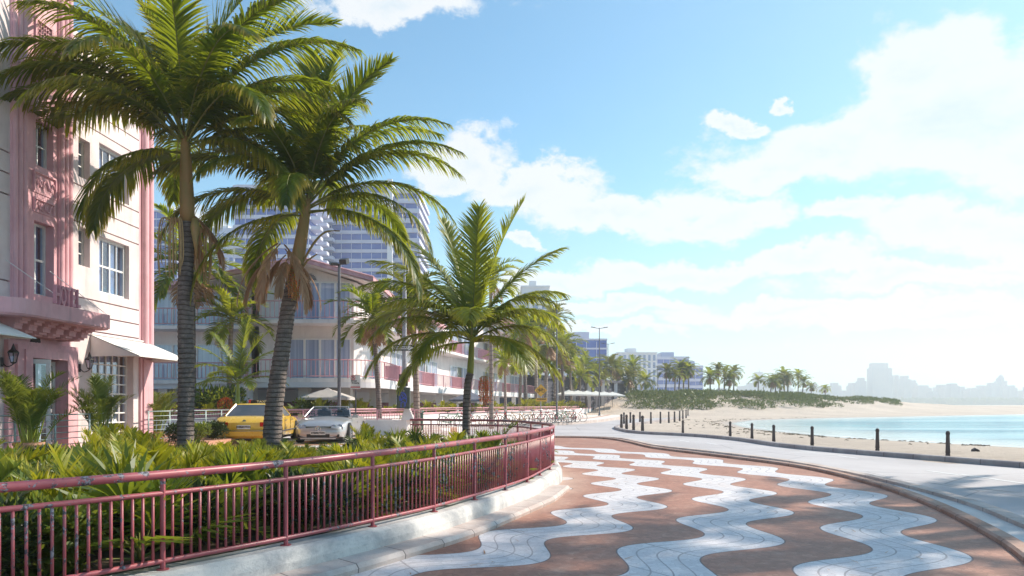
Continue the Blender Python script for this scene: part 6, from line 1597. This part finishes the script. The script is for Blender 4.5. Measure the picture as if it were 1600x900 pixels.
# dark beach restaurant with columns and parasols
rb = thing('beach_restaurant', 'low dark timber restaurant with white columns behind the promenade palms', 'building', (8,106,.15))
b = MB(); b.prism([(3.5,100),(21,131),(13,142),(-4,112)], .1, 5.2); b.build('wall', 'dark_timber', rb)
b = MB(); b.prism([(2.8,98.4),(22.2,131.3),(12.6,143),(-5,112)], 5.2, 5.6); b.build('roof', 'dark_timber', rb)
dv = V((21-3.5,31,0)).normalized()
for i in range(7): c = V((3.2,98.8,0))+dv*(i*5.6+1); b = MB(); b.obox((c.x,c.y,2.6),(.55,.55,5.2)); b.build('column', 'bldg_shadewall', rb)
b = MB()
for i in range(16):
    c = V((3.35,99.6,0))+dv*(i*2.1+1)
    for k in range(6): b.obox((c.x,c.y-.2,1.6+k*.5),(.9,.08,.12),math.atan2(dv.y,dv.x))
b.build('slat_screen', 'pole_grey', rb)
for i, px in enumerate((889,903,917,931,944,957)): parasol(px, 609+i*.6, 94+i*4.5, 3.6, .75, .5, 'white parasol in the row in front of the dark beach restaurant', 'canvas', True, 'white restaurant parasols')
# ---------------------------------------------------------------- dune scrub, far shore
sc_ = MB(); rs = random.Random(77); n = 0
while n < 640:
    px = rs.uniform(985,1400); X = Y = 0
    Y = 104+rs.random()**.7*95*(.35+.65*(px-985)/400)+ (px-985)*.07; X = (px-800)/F*Y
    if dune_h(X,Y) < .7: continue
    if mathutils.noise.noise(V((X*.06,Y*.06,3))) < -.5: continue
    z = terrain(X,Y); s0 = rs.uniform(.7,1.6)*(1 if px < 1250 else .75)
    leafcloud(sc_, (X,Y,z+s0*.12), (s0*1.6,s0*1.3,s0*.55), 190, .36*s0**.5, 0, rs, up=.7); n += 1
struct(sc_.build('dune_scrub', 'scrub'), 'stuff')
b = MB()
rs = random.Random(9)
for i in range(900):
    px = rs.uniform(1140,1700); Y = rs.uniform(1310,1345); X = (px-800)/F*Y; s0 = rs.uniform(6,11)*(1 if px > 1400 else .6)
    leafcloud(b, (X,Y,s0*.5), (s0*1.4,s0,s0*.75), 26, 4.2, 0, rs)
struct(b.build('far_woods', 'scrub'), 'stuff')
SK = [(1120,1140,606),(1155,1166,603),(1168,1180,598),(1181,1196,581),(1199,1214,598),(1214,1240,603),(1252,1268,608),(1270,1282,600),(1285,1299,603),(1301,1315,598),(1318,1328,610),(1330,1343,598),(1345,1354,590),(1355,1362,608),(1363,1394,567),(1397,1412,586),(1412,1424,587),(1424,1434,594),(1434,1456,602),(1458,1466,611),
      (1467,1484,601),(1486,1500,599),(1501,1514,604),(1516,1530,606),(1531,1548,602),(1550,1562,598),(1564,1574,590),(1577,1590,602),(1592,1606,610),(1610,1630,600),(1640,1660,606),(1240,1252,612),(1660,1690,598)]
def skylab(px): return 'left of the dune palms' if px < 1200 else ('above the dune scrub' if px < 1330 else ('around the tall tower' if px < 1440 else ('right of the tall tower' if px < 1520 else 'near the right edge')))
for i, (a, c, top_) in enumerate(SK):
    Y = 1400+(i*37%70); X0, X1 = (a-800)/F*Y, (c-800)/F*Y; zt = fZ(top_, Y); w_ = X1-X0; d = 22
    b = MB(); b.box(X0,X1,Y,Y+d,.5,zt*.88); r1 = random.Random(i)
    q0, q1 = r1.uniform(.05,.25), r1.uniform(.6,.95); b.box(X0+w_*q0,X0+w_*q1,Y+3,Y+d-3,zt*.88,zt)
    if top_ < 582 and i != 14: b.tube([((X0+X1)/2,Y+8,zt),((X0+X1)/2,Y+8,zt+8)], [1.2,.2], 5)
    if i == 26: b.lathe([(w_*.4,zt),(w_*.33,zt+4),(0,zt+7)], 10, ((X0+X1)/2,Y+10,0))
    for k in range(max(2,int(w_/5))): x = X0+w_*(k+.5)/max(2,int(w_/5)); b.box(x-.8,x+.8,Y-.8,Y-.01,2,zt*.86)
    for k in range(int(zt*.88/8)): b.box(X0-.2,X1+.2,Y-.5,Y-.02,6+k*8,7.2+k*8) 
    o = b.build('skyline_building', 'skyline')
    tag(o, ('tallest hazy slab tower on the far shore skyline' if i == 14 else ('hazy distant building with a thin spire behind the dune palms' if i == 3 else ('hazy round topped distant tower near the right edge' if i == 26 else 'hazy distant building on the far shore '+skylab((a+c)/2)))), 'building', 'far shore skyline')
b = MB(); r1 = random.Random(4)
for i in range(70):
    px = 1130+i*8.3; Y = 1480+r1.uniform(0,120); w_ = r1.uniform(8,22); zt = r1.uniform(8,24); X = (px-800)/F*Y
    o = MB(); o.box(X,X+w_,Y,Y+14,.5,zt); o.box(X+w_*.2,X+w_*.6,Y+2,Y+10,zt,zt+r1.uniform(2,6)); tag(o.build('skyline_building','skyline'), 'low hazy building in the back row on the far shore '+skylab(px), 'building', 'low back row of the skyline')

# ---------------------------------------------------------------- small litter: fallen leaflets, weed on the tide line
b = MB(); r1 = random.Random(12)
for i in range(420):
    y = 5.5+14*r1.random()**1.3; x = r1.uniform(-2.5, 7.0)
    near_w = min(math.hypot(p.x-x, p.y-y) for p in WALLOUT[::3]) if r1.random() < .5 else 0
    if near_w > 1.4: continue
    if x < -2.0+ (y-6)*.35 or math.hypot(x+11.07, y-16.06) > 17.9 or math.hypot(x+11.07, y-16.06) < 12.75: continue
    a = r1.uniform(0,6.28); b.leaf((x,y,.006+r1.random()*.008), (math.cos(a),math.sin(a),.05), V((0,0,1)), r1.uniform(.05,.22), r1.uniform(.008,.018), .05, 2, 0, 0, 1, (1,.8))
struct(b.build('leaf_litter', 'dead_leaf'), 'stuff')
M['seaweed'] = mat('seaweed', (.16,.12,.08), (.22,.17,.10), .8, 8)
b = MB()
edge = catmull([(WP[i][0],WP[i][1],0) for i in (16,0,1,2,3,4,5,6)], 10)
for i in range(330):
    p = edge[r1.randrange(len(edge)-1)]; q = edge[min(len(edge)-1, r1.randrange(len(edge)))]
    k = r1.random()*(len(edge)-1.001); j = int(k); p = edge[j].lerp(edge[j+1], k-j)
    off_ = 1.3+.5*math.sin(k*.9)+abs(r1.gauss(0,.35)) if r1.random() < .7 else r1.uniform(.4,6)
    x, y = p.x-off_, p.y; z = terrain(x,y)
    a = r1.uniform(0,6.28); s_ = r1.uniform(.05,.2)
    b.tube([(x,y,z+.01),(x+math.cos(a)*s_,y+math.sin(a)*s_,z+.035),(x+math.cos(a+.7)*s_*1.8,y+math.sin(a+.7)*s_*1.8,z+.01)], [.012,.022,.01], 4)
struct(b.build('seaweed', 'seaweed'), 'stuff')
